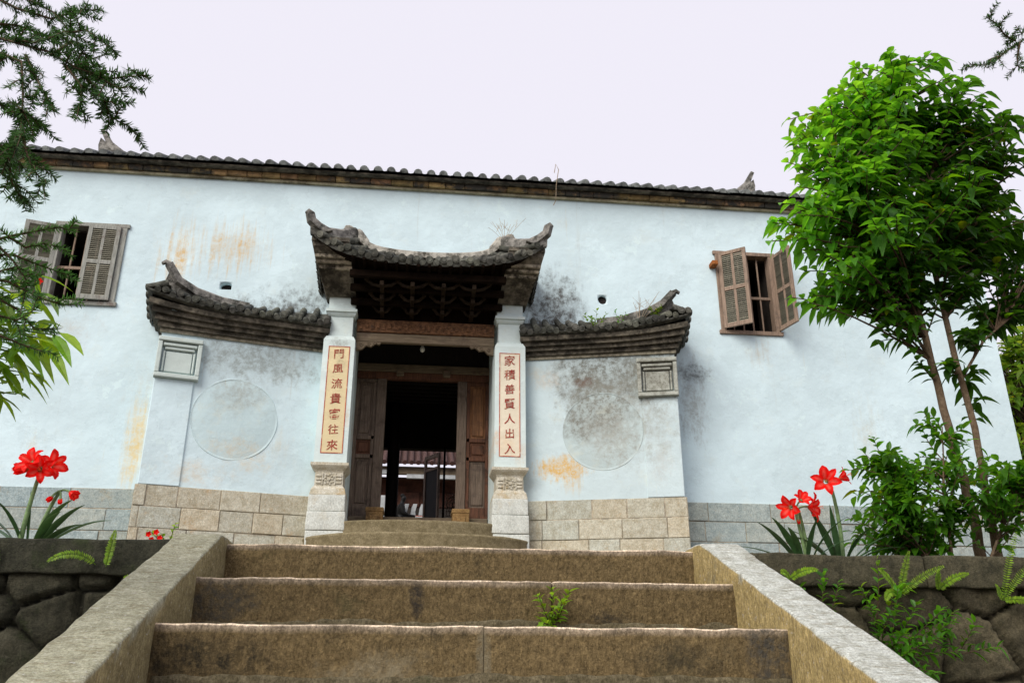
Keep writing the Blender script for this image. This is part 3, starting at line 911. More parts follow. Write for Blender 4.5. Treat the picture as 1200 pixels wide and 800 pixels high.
    tl.sheet([path(.2, 3.757, 1.15), path(.265, 3.785, 1.05), eave])
    rn = random.Random(31 + s)
    q = .06
    while q < L + .16:
        zz = 3.835 + lift(q) * 1.25 + rn.uniform(-.012, .012)
        tn = rn.uniform(.55, 1.5); tl.col = (tn, tn * rn.uniform(.96, 1.03), tn * rn.uniform(.9, 1))
        rr = rn.uniform(.043, .052)
        p_ = pt(q, .30 + rn.uniform(-.01, .012), zz)
        tl.disc(p_, nv + Vector((0, 0, -.15)), rr, .03)
        bk = Vector((p_.x, max(WY + .03, p_.y + .1), p_.z + .29))
        tl.tube([p_ - nv * .01, (p_ + bk) / 2 - Vector((0, 0, .015)), bk], rr * .95, 8)
        # drip tile between
        q2 = q + .092
        pd = pt(q2, .305, 3.795 + lift(q2) * 1.25 + rn.uniform(-.008, .008))
        tl.tube([pd, pd - nv * .12 + Vector((0, 0, .06))], [.042, .042], 8)
        q += rn.uniform(.175, .195)
    cx = eave[10]
    for k in range(5):
        f = (k + .4) / 5
        p_ = Vector((cx.x + s * (.02 + .19 * f), cx.y + (WY - cx.y) * f, cx.z - .13 * f + .03))
        tl.disc(p_, (s, 0, -.1), .048, .03)
        tl.tube([p_, p_ + Vector((-s * .12, 0, .03)), p_ + Vector((-s * .26, .02, .09))], .046, 8)
    tl.build('roof_tiles', M['tile'], wl)
    # upturned horn over the outer corner
    hb = MB()
    zt = 4.40 if s < 0 else 4.34
    cxx = eave[10].x
    horn(hb, [(AX + s * 2.45, 5.93, 4.08), (AX + s * 2.8, 5.80, 4.10), (AX + s * 3.1, 5.62, 4.15), (AX + s * 3.30, 5.47, 4.24), (AX + s * 3.43, 5.38, zt + .04)], .11, .14, .09, .09)
    horn(hb, [(AX + s * 3.42, 5.38, zt + .02), (AX + s * 3.47, 5.36, zt + .05), (AX + s * 3.51, 5.35, zt + .02)], .09, .07, .06, .03)
    hb.extrude([(2.6, 3.95), (3.52, 3.93), (3.50, 4.12), (3.44, zt), (3.30, 4.20), (3.1, 4.10), (2.8, 4.05)], lambda p_: (AX + s * p_[0], 5.48 + (3.5 - p_[0]) * .3, p_[1]), lambda p_: (AX + s * p_[0], 5.58 + (3.5 - p_[0]) * .3, p_[1]))
    hb.build('corner_horn', M['horn'], wl)
wing(-1); wing(1)

def loft(mb, secs, yb):
    """secs: (z, x0, x1, yfront) up to back plane yb"""
    rings = []
    for sc in secs:
        (z, a, b_, yf) = sc[:4]
        k_ = sc[4] if len(sc) > 4 else 1
        mb.col = (k_, k_, k_)
        rings.append([mb.vert((a, yf, z)), mb.vert((b_, yf, z)), mb.vert((b_, yb, z)), mb.vert((a, yb, z))])
    for i in range(len(rings) - 1):
        for k in range(4):
            mb.face([rings[i][k], rings[i][(k+1) % 4], rings[i+1][(k+1) % 4], rings[i+1][k]])
    mb.face(rings[0][::-1]); mb.face(rings[-1])

def text_mesh(ch, size):
    cu = bpy.data.curves.new('lettering', 'FONT')
    cu.body = ch; cu.size = size; cu.align_x = 'CENTER'; cu.align_y = 'CENTER'
    cu.extrude = .002; cu.offset = size * .006; cu.resolution_u = 3
    o = bpy.data.objects.new('lettering', cu)
    COL.objects.link(o)
    bpy.context.view_layer.update()
    dg = bpy.context.evaluated_depsgraph_get()
    me = bpy.data.meshes.new_from_object(o.evaluated_get(dg))
    vs = [tuple(v.co) for v in me.vertices]; fs = [tuple(p_.vertices) for p_ in me.polygons]
    bpy.data.objects.remove(o); bpy.data.curves.remove(cu); bpy.data.meshes.remove(me)
    return vs, fs

PF = 5.74
def pillar(s, chars):
    xi, xo = AX + s * .955, AX + s * 1.375
    a, c = min(xi, xo), max(xi, xo)
    b = MB()
    loft(b, [(1.90, a, c, PF), (3.60, a, c, PF), (3.66, a + .03, c - .03, PF + .03), (3.665, a + .05, c - .05, PF + .05), (3.96, a + .05, c - .05, PF + .05)], 6.15)
    # recess side wall behind the pillar
    x_in = AX + s * .985
    b.box(min(x_in, x_in + s * .3), max(x_in, x_in + s * .3), 6.14, 7.06, 1.1, 4.4)
    pl_ = b.build('pillar', M['pillar'], gate)
    pl_['label'] = 'left white pillar with yellowed red lettering' if s < 0 else 'right white pillar with cream red lettering'
    cp = MB()
    loft(cp, [(3.958, a + .035, c - .035, PF + .035), (3.985, a + .015, c - .015, PF + .01), (4.005, a + .015, c - .015, PF + .01), (4.01, a, c, PF - .02), (4.05, a, c, PF - .02), (4.055, a + .03, c - .03, PF + .03), (4.24, a + .03, c - .03, PF + .03)], 6.15)
    cp.build('capital', M['pillar'], pl_)
    cb = MB()
    loft(cb, [(1.895, a - .03, c + .03, PF - .035), (1.86, a - .03, c + .03, PF - .035), (1.84, a - .015, c + .015, PF - .02), (1.80, a + .02, c - .02, PF + .02), (1.78, a + .035, c - .035, PF + .03),
              (1.60, a + .03, c - .03, PF + .025), (1.56, a, c, PF - .005), (1.49, a - .015, c + .015, PF - .02), (1.48, a - .015, c + .015, PF - .02)][::-1], 6.15)
    # carved relief
    cxm = (a + c) / 2
    for k in range(14):
        an = 2 * math.pi * k / 14
        r_ = .05 + .018 * (k % 2)
        cb.tube([(cxm + r_ * math.cos(an), PF + .03, 1.69 + r_ * math.sin(an)), (cxm + r_ * math.cos(an), PF + .008, 1.69 + r_ * math.sin(an))], .012, 6)
    cb.tube([(cxm, PF + .03, 1.69), (cxm, PF + .004, 1.69)], .022, 8)
    for dx in (-.125, .125):
        for dz in (-.045, .0, .045):
            cb.box(cxm + dx - .035, cxm + dx + .035, PF + .01, PF + .04, 1.69 + dz - .016, 1.69 + dz + .016, .004)
    for dx in (-.08, .08):
        cb.box(cxm + dx - .008, cxm + dx + .008, PF + .012, PF + .04, 1.61, 1.77, .003)
    cb.build('carved_neck', M['carved'], pl_)
    pb = MB()
    pb.rough(a - .02, c + .02, PF - .035, 6.16, 1.27, 1.478, .05, .004, .01)
    pb.rough(a - .03, c + .03, PF - .045, 6.16, 1.03, 1.265, .05, .004, .01)
    pb.rough(a - .025, c + .035, PF - .04, 6.16, -.03, 1.025, .08, .004, .01)
    pb.build('pedestal', M['pedestal'], pl_)
    # couplet panel
    x0, x1, z0, z1 = (a + .075, c - .06, 2.02, 3.50) if s < 0 else (a + .06, c - .075, 2.04, 3.50)
    pp = MB(); pp.quad((x0, PF - .003, z0), (x1, PF - .003, z0), (x1, PF - .003, z1), (x0, PF - .003, z1))
    pn = pp.build('couplet_panel', M['panel_yellow'] if s < 0 else M['panel_cream'], pl_)
    fr = MB(); w_ = .011
    for q in ((x0, x1, z0, z0 + w_), (x0, x1, z1 - w_, z1), (x0, x0 + w_, z0 + w_, z1 - w_), (x1 - w_, x1, z0 + w_, z1 - w_)):
        fr.box(q[0], q[1], PF - .006, PF - .0035, q[2], q[3])
    fr.build('red_border', M['red_line'], pl_)
    tx = MB()
    n = len(chars)
    for i, ch in enumerate(chars):
        zc = z1 - .11 - i * (z1 - z0 - .22) / (n - 1)
        vs, fs = text_mesh(ch, .150 if ch not in '人入' else .16)
        off = len(tx.v)
        k_ = random.uniform(.92, 1.06); rot = random.uniform(-.05, .05)
        if not vs: continue
        mx = (min(v[0] for v in vs) + max(v[0] for v in vs)) / 2; mz = (min(v[1] for v in vs) + max(v[1] for v in vs)) / 2
        for v in vs:
            u, q = (v[0] - mx) * k_, (v[1] - mz) * k_
            # slanting brush-like jitter
            u += .004 * noise.noise(Vector((v[0] * 40, v[1] * 40, i))); q += .10 * u + .004 * noise.noise(Vector((v[0] * 40, v[1] * 40, i + 30)))
            tx.vert(((x0 + x1) / 2 + u, PF - .0065 - v[2] * .4, zc + q))
        for f in fs: tx.face([off + j for j in f])
    tx.build('lettering', M['ink'], pl_)
    # flaring corbel on top
    kb = MB()
    def S(z, di, do, y, k_=1):
        p_, q_ = AX + s * di, AX + s * do
        return (z, min(p_, q_), max(p_, q_), y, k_)
    loft(kb, [S(4.235, .985, 1.39, 5.72), S(4.25, .985, 1.40, 5.70), S(4.40, 1.02, 1.45, 5.44), S(4.45, 1.03, 1.46, 5.37), S(4.452, 1.03, 1.475, 5.31, 3.2), S(4.485, 1.035, 1.48, 5.30, 3.2), S(4.487, 1.035, 1.48, 5.29),
              S(4.50, 1.04, 1.49, 5.29), S(4.502, 1.04, 1.50, 5.235, 3.0), S(4.53, 1.045, 1.505, 5.225, 3.0), S(4.532, 1.045, 1.505, 5.22), S(4.545, 1.05, 1.51, 5.215), S(4.547, 1.05, 1.52, 5.16, 2.6), S(4.58, 1.055, 1.525, 5.15, 2.4), S(4.584, 1.055, 1.525, 5.15), S(4.66, 1.07, 1.545, 5.07), S(4.72, 1.075, 1.55, 5.06), S(4.725, 1.07, 1.565, 5.04), S(4.78, 1.07, 1.565, 5.04)], 6.05)
    kb.build('corbel', M['corbel'], pl_)
    return pl_
pillar(-1, '門風流貴客往來')
pillar(1, '家積善賢人出入')

# canopy roof
cr = bpy.data.objects.new('canopy_roof', None)
COL.objects.link(cr); cr.parent = gate; cr.location = Vector((AX, 5.4, 4.3)) - gate.location
HW = 1.53
def ez(u): return 4.475 + .17 * abs(u) ** 2 + .17 * abs(u) ** 6
def rz(u): return 4.775 + .09 * abs(u) ** 2 + .22 * abs(u) ** 10
def roofpt(u, v, up=0.0):
    hw = HW + (1.02 - HW) * v
    z = ez(u) + (rz(u) - ez(u)) * v - .05 * math.sin(math.pi * v)
    y = 5.02 + .53 * v - .04 * abs(u) ** 3
    return Vector((AX + u * hw, y, z + up))
cm = MB()
N = 28
us = [-1 + 2 * i / N for i in range(N + 1)]
rows = [[roofpt(u, v) for u in us] for v in (0, .25, .5, .75, 1)]
cm.sheet(rows)
cm.sheet([[roofpt(u, 0, -.05) + Vector((0, .02, 0)) for u in us][::-1], rows[0][::-1]])
# back slope to the wall, side slopes
cm.sheet([rows[-1], [Vector((p_.x, WY + .02, p_.z - .34)) for p_ in rows[-1]]])
for s in (-1, 1):
    hip = [roofpt(s, v) for v in (0, .25, .5, .75, 1)] + [Vector((AX + s * 1.02, WY + .02, rz(1) - .3))]
    side = []
    for i in range(6):
        f = i / 5
        side.append(Vector((AX + s * (HW - .02 * f), 4.98 + (WY + .04 - 4.98) * f, ez(1) - .44 * f ** .8)))
    cm.sheet([hip, side] if s < 0 else [hip[::-1], side[::-1]])
    cm.sheet([side, [p_ + Vector((-s * .03, 0, -.06)) for p_ in side]])
    rn = random.Random(s + 5)
    for i in range(6):
        f = (i + .35) / 6
        p_ = Vector((AX + s * (HW + .01 - .02 * f), 4.98 + (WY - 4.98) * f, ez(1) - .44 * f ** .8 + .03))
        tn = rn.uniform(.5, 1.3); cm.col = (tn, tn, tn)
        cm.disc(p_, (s, 0, -.1), .05, .03)
        cm.tube([p_, p_ + Vector((-s * (.07 + .36 * f), 0, .02 + .20 * f))], .046, 8)
        pd = p_ + Vector((0, .085, -.055)); cm.tube([pd, pd + Vector((-s * .1, 0, .05))], .04, 8)
rn = random.Random(77)
ne = 17
for i in range(ne):
    u = -1 + 2 * (i + .5) / ne
    tn = rn.uniform(.65, 1.6); cm.col = (tn, tn * rn.uniform(.97, 1.02), tn * rn.uniform(.92, 1))
    rr = .049 + rn.uniform(-.003, .003)
    p_ = roofpt(u, 0, .035) + Vector((rn.uniform(-.008, .008), -.02, rn.uniform(-.008, .008)))
    cm.disc(p_, (0, -1, -.12), rr, .03, 12)
    cm.tube([p_] + [roofpt(u, v, .035) for v in (.25, .5, .75, .97)], rr * .95, 8)
    if i < ne - 1:
        u2 = -1 + 2 * (i + 1) / ne
        pd = roofpt(u2, 0, -.015) + Vector((0, -.025, 0))
        cm.tube([pd, pd + Vector((0, .14, .06))], .044, 8)
cm.build('roof_tiles', M['tile'], cr)
rb = MB()
horn(rb, [roofpt(u, 1, .045) + Vector((0, -.02, 0)) for u in [-1 + 2 * i / 24 for i in range(25)]], .11, .10, .11, .10)
rb.build('ridge', M['ridge'], cr)
for s in (-1, 1):
    hb = MB()
    horn(hb, [roofpt(s * .88, 1, .06), roofpt(s * .97, 1, .09), Vector((AX + s * 1.06, 5.52, rz(1) + .05)), Vector((AX + s * 1.13, 5.50, rz(1) + .10))], .12, .13, .08, .07)
    horn(hb, [(AX + s * 1.12, 5.50, rz(1) + .10), (AX + s * 1.17, 5.49, rz(1) + .10), (AX + s * 1.19, 5.48, rz(1) + .06)], .07, .07, .05, .03)
    hb.build('ridge_horn', M['ridge'], cr)
    hb = MB()
    horn(hb, [roofpt(s, .95, .03), roofpt(s, .6, .03), roofpt(s, .3, .04), roofpt(s, .08, .09), Vector((AX + s * 1.575, 4.97, 4.98)), Vector((AX + s * 1.60, 4.955, 5.08))], .14, .15, .09, .10)
    horn(hb, [(AX + s * 1.595, 4.955, 5.06), (AX + s * 1.63, 4.95, 5.10), (AX + s * 1.655, 4.945, 5.07)], .10, .09, .06, .035)
    hb.extrude([(1.30, 4.86), (1.54, 4.78), (1.585, 4.80), (1.60, 5.05), (1.54, 4.97), (1.44, 4.90)], lambda p_: (AX + s * p_[0], 4.99, p_[1]), lambda p_: (AX + s * p_[0], 5.06, p_[1]))
    hb.build('corner_horn', M['horn'], cr)
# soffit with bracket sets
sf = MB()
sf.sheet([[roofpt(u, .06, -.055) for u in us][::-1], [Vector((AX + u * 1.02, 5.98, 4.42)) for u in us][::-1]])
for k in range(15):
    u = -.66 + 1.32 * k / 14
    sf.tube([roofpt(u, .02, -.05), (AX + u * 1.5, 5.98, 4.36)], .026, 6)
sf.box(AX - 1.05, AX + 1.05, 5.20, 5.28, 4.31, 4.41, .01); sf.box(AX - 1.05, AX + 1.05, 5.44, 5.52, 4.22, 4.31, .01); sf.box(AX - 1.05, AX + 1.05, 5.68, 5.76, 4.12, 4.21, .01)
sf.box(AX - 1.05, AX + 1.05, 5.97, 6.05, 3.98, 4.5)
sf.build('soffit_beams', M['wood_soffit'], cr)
for dx in (-.62, -.21, .21, .62):
    k = MB()
    for j, (y, z) in enumerate(((5.80, 4.06), (5.58, 4.15), (5.34, 4.25))):
        wv = .11 + .05 * j
        k.box(AX + dx - .028, AX + dx + .028, y - .10, 5.98, z - .04, z + .03, .006)
        k.tube([(AX + dx - wv, y, z + .075), (AX + dx - wv * .6, y, z + .01), (AX + dx, y, z - .015), (AX + dx + wv * .6, y, z + .01), (AX + dx + wv, y, z + .075)], .024, 6)
        for e in (-1, 1): k.box(AX + dx + e * wv - .03, AX + dx + e * wv + .03, y - .03, y + .03, z + .07, z + .11, .006)
    k.build('bracket', M['wood_bracket'], cr)

# lintel, door frame
b = MB()
b.box(AX - .96, AX + .96, 5.90, 6.02, 3.80, 3.985, .01)
for k in range(24):
    xx = AX - .90 + k * .0783
    b.box(xx - .024, xx + .024, 5.885, 5.905, 3.83 + .02 * (k % 2), 3.93 - .02 * ((k // 2) % 2), .006)
b.build('carved_lintel', M['lintel'], gate)
b = MB(); b.box(AX - .96, AX + .96, 5.93, 6.00, 3.66, 3.797, .008); b.build('under_beam', M['lintel_pale'], gate)
for s in (-1, 1):
    b = MB()
    x0 = AX + s * .95
    pts = [(0, 0), (.34, 0), (.31, -.035), (.26, -.02), (.20, -.07), (.13, -.055), (.08, -.11), (0, -.13)]
    b.extrude(pts, lambda p_: (x0 - s * p_[0], 5.93, 3.657 + p_[1]), lambda p_: (x0 - s * p_[0], 5.98, 3.657 + p_[1]))
    for (dx, dz) in ((.07, -.05), (.17, -.03), (.25, -.012)):
        b.tube([(x0 - s * dx + .02 * math.cos(a_), 5.925, 3.657 + dz + .02 * math.sin(a_)) for a_ in [i * .9 for i in range(7)]], .007, 5)
    b.build('carved_spandrel', M['lintel_pale'], gate)
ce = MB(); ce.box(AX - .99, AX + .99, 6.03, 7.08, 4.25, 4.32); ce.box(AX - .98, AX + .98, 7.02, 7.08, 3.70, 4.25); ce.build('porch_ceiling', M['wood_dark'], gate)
DY = 7.0
door = bpy.data.objects.new('doorway', None)
COL.objects.link(door); door.parent = gate; door.location = Vector((AX, DY, 1.4)) - gate.location
b = MB(); b.box(AX - .985, AX + .985, DY - .05, DY + .08, 3.60, 3.72, .008); b.build('header_beam', M['lintel_pale'], door)
b = MB(); b.box(AX - .985, AX + .985, DY - .035, DY + .07, 3.49, 3.597, .008); b.build('door_head', M['wood_red'], door)
for dx in (-.35, .34):
    b = MB(); b.box(AX + dx - .055, AX + dx + .055, DY - .10, DY - .03, 3.53, 3.64, .012); b.build('door_stud', M['lintel_pale'], door)
for s in (-1, 1):
    xi, xo = (AX - .54, AX - .985) if s < 0 else (AX + .515, AX + .985)
    def seg(a, c, z0, z1, y0, y1, mat, name, par):
        b = MB(); b.box(min(a, c), max(a, c), y0, y1, z0, z1, .008); return b.build(name, mat, par)
    jm = seg(xi, xi + s * .14, 1.40, 3.488, DY - .03, DY + .07, M['wood_grey'], 'door_jamb', door)
    pa = MB()
    for (z0, z1) in ((1.40, 1.60), (2.28, 2.34), (2.56, 2.62), (3.43, 3.488)):
        pa.box(min(xi + s * .142, xo - s * .05), max(xi + s * .142, xo - s * .05), DY - .01, DY + .05, z0, z1, .006)
    pa.box(min(xo, xo - s * .048), max(xo, xo - s * .048), DY - .02, DY + .06, 1.40, 3.488, .006)
    pa.box(min(xi + s * .142, xi + s * .19), max(xi + s * .142, xi + s * .19), DY - .01, DY + .05, 1.60, 3.43, .004)
    po = pa.build('side_panel', M['wood_red'] if s > 0 else M['wood_grey'], door)
    for (z0, z1, mt) in ((2.62, 3.43, M['wood_orange'] if s > 0 else M['wood_grey']), (2.34, 2.56, M['wood_red']), (1.60, 2.28, M['wood_grey'])):
        q = MB()
        q.box(min(xi + s * .191, xo - s * .05), max(xi + s * .191, xo - s * .05), DY + .02, DY + .05, z0, z1)
        q.box(min(xi + s * .22, xo - s * .075), max(xi + s * .22, xo - s * .075), DY + .005, DY + .021, z0 + .035, z1 - .035, .012)
        q.build('panel_board', mt, po)
b = MB(); b.box(AX - .98, AX + .98, DY - .06, DY + .10, 1.15, 1.44, .01); b.build('threshold', M['lintel_pale'], door)
for dx in (-.60, .58):
    b = MB()
    b.rough(AX + dx - .115, AX + dx + .115, DY - .38, DY - .055, 1.15, 1.50, .04, .004, .012)
    b.box(AX + dx - .125, AX + dx + .125, DY - .39, DY - .05, 1.445, 1.51, .012)
    b.box(AX + dx - .07, AX + dx + .07, DY - .395, DY - .36, 1.24, 1.40, .01)
    b.build('door_stone', M['orange_stone'], door)
# dark transom planks above the hall's inner part
tr = MB()
for i in range(7):
    tr.box(AX - .6, AX + .6, 7.35 + .25 * i, 7.40 + .25 * i, 3.62 + .02 * i, 3.72 + .02 * i)
tr.build('transom_planks', M['wood_dark'], door)

# curved door steps
ds = thing('curved_doorsteps', 'half-round flight of worn stone steps leading up to the doorway', 'steps', (AX, 5.3, 0))
for k in range(7):
    a_, b_ = 1.08 + .35 * k, .36 + .30 * k
    z1 = 1.15 - .20 * k if k < 6 else .0
    z0 = z1 - .24
    if k == 6: break
    m = MB(); m.smooth = True
    nn = 64
    tn = .95 + .1 * random.random(); m.col = (tn, tn, tn)
    yc = 5.88
    def el(th, sc, z):
        nz = .006 * noise.noise(Vector((math.cos(th) * 9, k * 3.1, z * 5)))
        return Vector((AX + a_ * sc * math.cos(th) + nz, yc - b_ * sc * math.sin(th) + nz, z + .008 * noise.noise(Vector((math.cos(th) * 5, k * 2.7, 1)))))
    rings = [[el(math.pi * i / nn, sc, z) for i in range(nn + 1)] for (sc, z) in ((1, z0), (1, z1 - .045), (1.008, z1 - .03), (1.006, z1 - .008), (.99, z1), (.5, z1), (.02, z1))]
    m.sheet(rings)
    if k == 0:
        m.box(AX - .96, AX + .96, 5.86, 6.94, z1 - .2, z1 - .003)
    m.build('step', M['arc'], ds)

lb = thing('hanging_bulb', 'small white light bulb hanging on a wire under the gate lintel', 'light bulb', (AX - .04, 6.3, 4.25))
b = MB(); b.tube([(AX - .04, 6.3, 4.25), (AX - .04, 6.3, 3.80)], .006, 5); b.tube([(AX - .04, 6.3, 3.81), (AX - .04, 6.3, 3.77)], .02, 8); b.build('cord', M['wood_dark'], lb)
b = MB(); b.tube([(AX - .04, 6.3, 3.775), (AX - .04, 6.3, 3.75), (AX - .04, 6.3, 3.72), (AX - .04, 6.3, 3.69), (AX - .04, 6.3, 3.675)], [.015, .026, .036, .028, .008], 10); b.build('bulb', M['bulb'], lb)
b = MB(); b.tube([(1.56, 5.60, 6.36), (1.58, 5.58, 6.50), (1.62, 5.57, 6.40), (1.585, 5.60, 6.15), (1.60, 5.75, 5.98), (1.57, 5.80, 5.92)], .006, 5)
tag(b.build('loose_wire', M['dry'], None, (1.58, 5.6, 6.3)), 'thin loose wire dangling from the tiled eave of the mansion', 'wire')

# ------------------------------------------------------------------ courtyard hall seen through the door
TZ = 2.75
hall = thing('inner_hall', 'dark red timber hall with white beam seen through the doorway', 'building', (0, 21, TZ))
b = MB(); b.box(-6, 6, 16.5, 26, -.05, TZ, .02); b.build('terrace', M['paving'], hall)
b = MB(); b.box(-6, 6, 21.0, 21.2, TZ, 5.2)
for k in range(10):
    b.box(-5 + k * 1.0, -4.12 + k * 1.0, 20.96, 21.0, TZ + 1.55, TZ + 2.0, .01)
b.build('timber_wall', M['far_red'], hall)
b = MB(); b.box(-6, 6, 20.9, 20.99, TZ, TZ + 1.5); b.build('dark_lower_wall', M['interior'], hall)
b = MB(); b.box(-.53, 6, 20.2, 20.3, 5.00, 5.12, .005); b.box(-6, -.8, 20.2, 20.3, 5.12, 5.24); b.build('white_beam', M['far_white'], hall)
b = MB(); b.box(-6, 6, 20.25, 20.4, 5.13, 5.36, .01); b.build('plate_beam', M['lintel_pale'], hall)
b = MB(); b.smooth = True
for k in range(60):
    xx = -6 + k * .2
    b.tube([(xx, 20.0, 5.42), (xx, 24, 7.4)], .075, 6)
b.smooth = False
b.quad((-6, 20.02, 5.38), (6, 20.02, 5.38), (6, 24, 7.36), (-6, 24, 7.36))
b.build('roof', M['far_roof'], hall)
b = MB(); b.box(-1.42, -1.05, 19.6, 20.0, TZ, 4.35, .01); b.build('white_pier', M['far_white'], hall)

pc = thing('wooden_column', 'dark round timber column standing inside the entrance hall', 'column', (-.68, 9.6, 1.4))
b = MB(); b.tube([(-.70, 9.6, 1.4), (-.70, 9.6, 5.5)], .105, 16); b.build('shaft', M['wood_dark'], pc)
b = MB(); b.tube([(-.70, 9.6, 1.38), (-.70, 9.6, 1.45), (-.70, 9.6, 1.52)], [.16, .18, .13], 16); b.build('column_base', M['coping'], pc)

ld = thing('lattice_door_leaf', 'open glazed door leaf with pale frame at the back of the hall', 'door', (.12, 10.7, 1.42))
Mx = Matrix.Translation((.14, 10.72, 0)) @ Matrix.Rotation(R(-58), 4, 'Z')
b = MB()
LW = -.50
for (a, c, z0, z1) in ((LW, LW + .06, 1.45, 3.36), (-.05, 0, 1.45, 3.36), (LW + .06, -.05, 3.28, 3.36), (LW + .06, -.05, 3.05, 3.10), (LW + .06, -.05, 2.02, 2.07), (LW + .06, -.05, 1.45, 1.55)):
    b.box(a, c, -.02, .02, z0, z1, .004, Mx)
b.build('door_frame', M['shutter_brown'], ld)
b = MB()
b.box(LW + .06, -.05, -.006, .006, 1.56, 2.02, 0, Mx)
b.box(LW + .06, -.05, -.006, .006, 2.07, 3.05, 0, Mx)
b.build('door_board', M['wood_dark'], ld)
cs = thing('carved_screen', 'carved square lattice screen in the shade right of the open door leaf', 'screen', (.42, 10.4, 1.42))
b = MB()
b.box(.20, .24, 10.36, 10.42, 1.42, 3.36); b.box(.58, .62, 10.36, 10.42, 1.42, 3.36)
b.build('screen_frame', M['wood_dark'], cs)
b = MB()
for i in range(6):
    q = .28 + .055 * i
    b.box(q - .006, q + .006, 10.37, 10.39, 2.1, 2.5); zz = 2.1 + .08 * i
    b.box(.27, .58, 10.365, 10.385, zz - .006, zz + .006)
for k in range(3):
    b.tube([(.425 + (.05 + .045 * k) * math.cos(a_ * .52), 10.36, 2.3 + (.06 + .05 * k) * math.sin(a_ * .52)) for a_ in range(13)], .009, 5)
b.build('screen_lattice', M['shutter_brown'], cs)

bal = thing('white_balustrade', 'low white balustrade with four shaped panels in the courtyard beyond the door', 'balustrade', (-.1, 17.9, TZ))
b = MB(); b.box(-.62, .32, 17.9, 18.0, 3.38, 3.46, .01); b.build('bottom_rail', M['far_white'], bal)
b = MB(); b.box(-.62, .32, 17.92, 17.98, 3.46, 3.485); b.build('red_rail', M['red_line'], bal)
for k in range(4):
    xx = -.5 + k * .215
    b = MB()
    b.extrude([(-.09, 0), (.05, 0), (.035, .1), (.06, .2), (.085, .30), (-.02, .30), (-.06, .2)], lambda p_: (xx + p_[0], 17.91, 3.49 + p_[1]), lambda p_: (xx + p_[0], 17.97, 3.49 + p_[1]))
    b.build('baluster', M['far_white'], bal)
b = MB(); b.box(-.64, .34, 17.9, 17.99, TZ, 3.379); b.build('plinth', M['coping'], bal)

# seated person
stool = MB()
stool.box(-.84, -.48, 17.55, 17.85, 3.14, 3.20, .01)
for dx in (-.80, -.52):
    for dy in (17.59, 17.81): stool.box(dx - .02, dx + .02, dy - .02, dy + .02, TZ, 3.14)
tag(stool.build('wooden_stool', M['wood_dark'], None, (-.8, 17.7, TZ)), 'low dark wooden stool under the seated person in the courtyard', 'stool')
def skinned(name, joints, edges, radii, mat, parent=None, loc=(0, 0, 0)):
    me = bpy.data.meshes.new(name)
    base = wloc(parent) if parent is not None else Vector(loc)
    me.from_pydata([tuple(Vector(j) - base) for j in joints], edges, [])
    o = bpy.data.objects.new(name, me); COL.objects.link(o)
    o.location = (0, 0, 0) if parent is not None else base
    if parent is not None: o.parent = parent
    md = o.modifiers.new('skin', 'SKIN')
    for i, v in enumerate(me.skin_vertices[0].data):
        v.radius = (radii[i], radii[i]) if not isinstance(radii[i], tuple) else radii[i]
        v.use_root = (i == 0)
    ss = o.modifiers.new('sub', 'SUBSURF'); ss.levels = 2; ss.render_levels = 2
    me.materials.append(mat)
    return o
px_, py_ = -.66, 17.68
def PP(dx, dy, dz): return (px_ + dx, py_ + dy, 3.20 + dz)
person = skinned('person',
    [PP(0, 0, .09), PP(.02, 0, .25), PP(.04, 0, .42), PP(.05, 0, .53), PP(.075, 0, .60), PP(.10, 0, .68), PP(.11, 0, .755),
     PP(.04, -.17, .47), PP(.12, -.20, .25), PP(.32, -.15, .20), PP(.42, -.10, .21),
     PP(.04, .17, .47), PP(.12, .20, .25), PP(.32, .15, .20), PP(.42, .10, .21),
     PP(.10, -.09, .09), PP(.44, -.10, .11), PP(.46, -.10, -.32), PP(.58, -.10, -.41),
     PP(.10, .09, .09), PP(.44, .10, .11), PP(.46, .10, -.32), PP(.58, .10, -.41)],
    [(0,1),(1,2),(2,3),(3,4),(4,5),(5,6),(2,7),(7,8),(8,9),(9,10),(2,11),(11,12),(12,13),(13,14),(0,15),(15,16),(16,17),(17,18),(0,19),(19,20),(20,21),(21,22)],
    [(.12,.15),(.11,.14),(.10,.14),(.06,.07),(.05,.05),(.085,.075),(.06,.06),.06,.045,.035,.03,.06,.045,.035,.03,.09,.065,.045,.035,.09,.065,.045,.035], M['skin'], None, PP(0, 0, -.2))
tag(person, 'person in dark clothes sitting sideways in the courtyard behind the doorway', 'person')
cl = skinned('dark_shirt', [PP(0, 0, .10), PP(.02, 0, .25), PP(.04, 0, .42), PP(.05, 0, .51), PP(.04, -.17, .47), PP(.11, -.20, .27), PP(.22, -.18, .225), PP(.04, .17, .47), PP(.11, .20, .27), PP(.22, .18, .225)],
    [(0,1),(1,2),(2,3),(2,4),(4,5),(5,6),(2,7),(7,8),(8,9)], [(.14,.17),(.13,.16),(.12,.16),(.075,.085),.075,.058,.05,.075,.058,.05], M['dark_cloth'], person)
ct = skinned('trousers', [PP(0, 0, .10), PP(.10, -.09, .09), PP(.44, -.10, .11), PP(.46, -.10, -.30), PP(.10, .09, .09), PP(.44, .10, .11), PP(.46, .10, -.30)],
    [(0,1),(1,2),(2,3),(0,4),(4,5),(5,6)], [(.14,.17),.105,.08,.06,.105,.08,.06], M['dark_cloth'], person)
hr = skinned('hair', [PP(.05, 0, .70), PP(.07, 0, .76), PP(.11, 0, .79)], [(0,1),(1,2)], [(.055,.07),(.055,.07),.045], M['hair'], person)

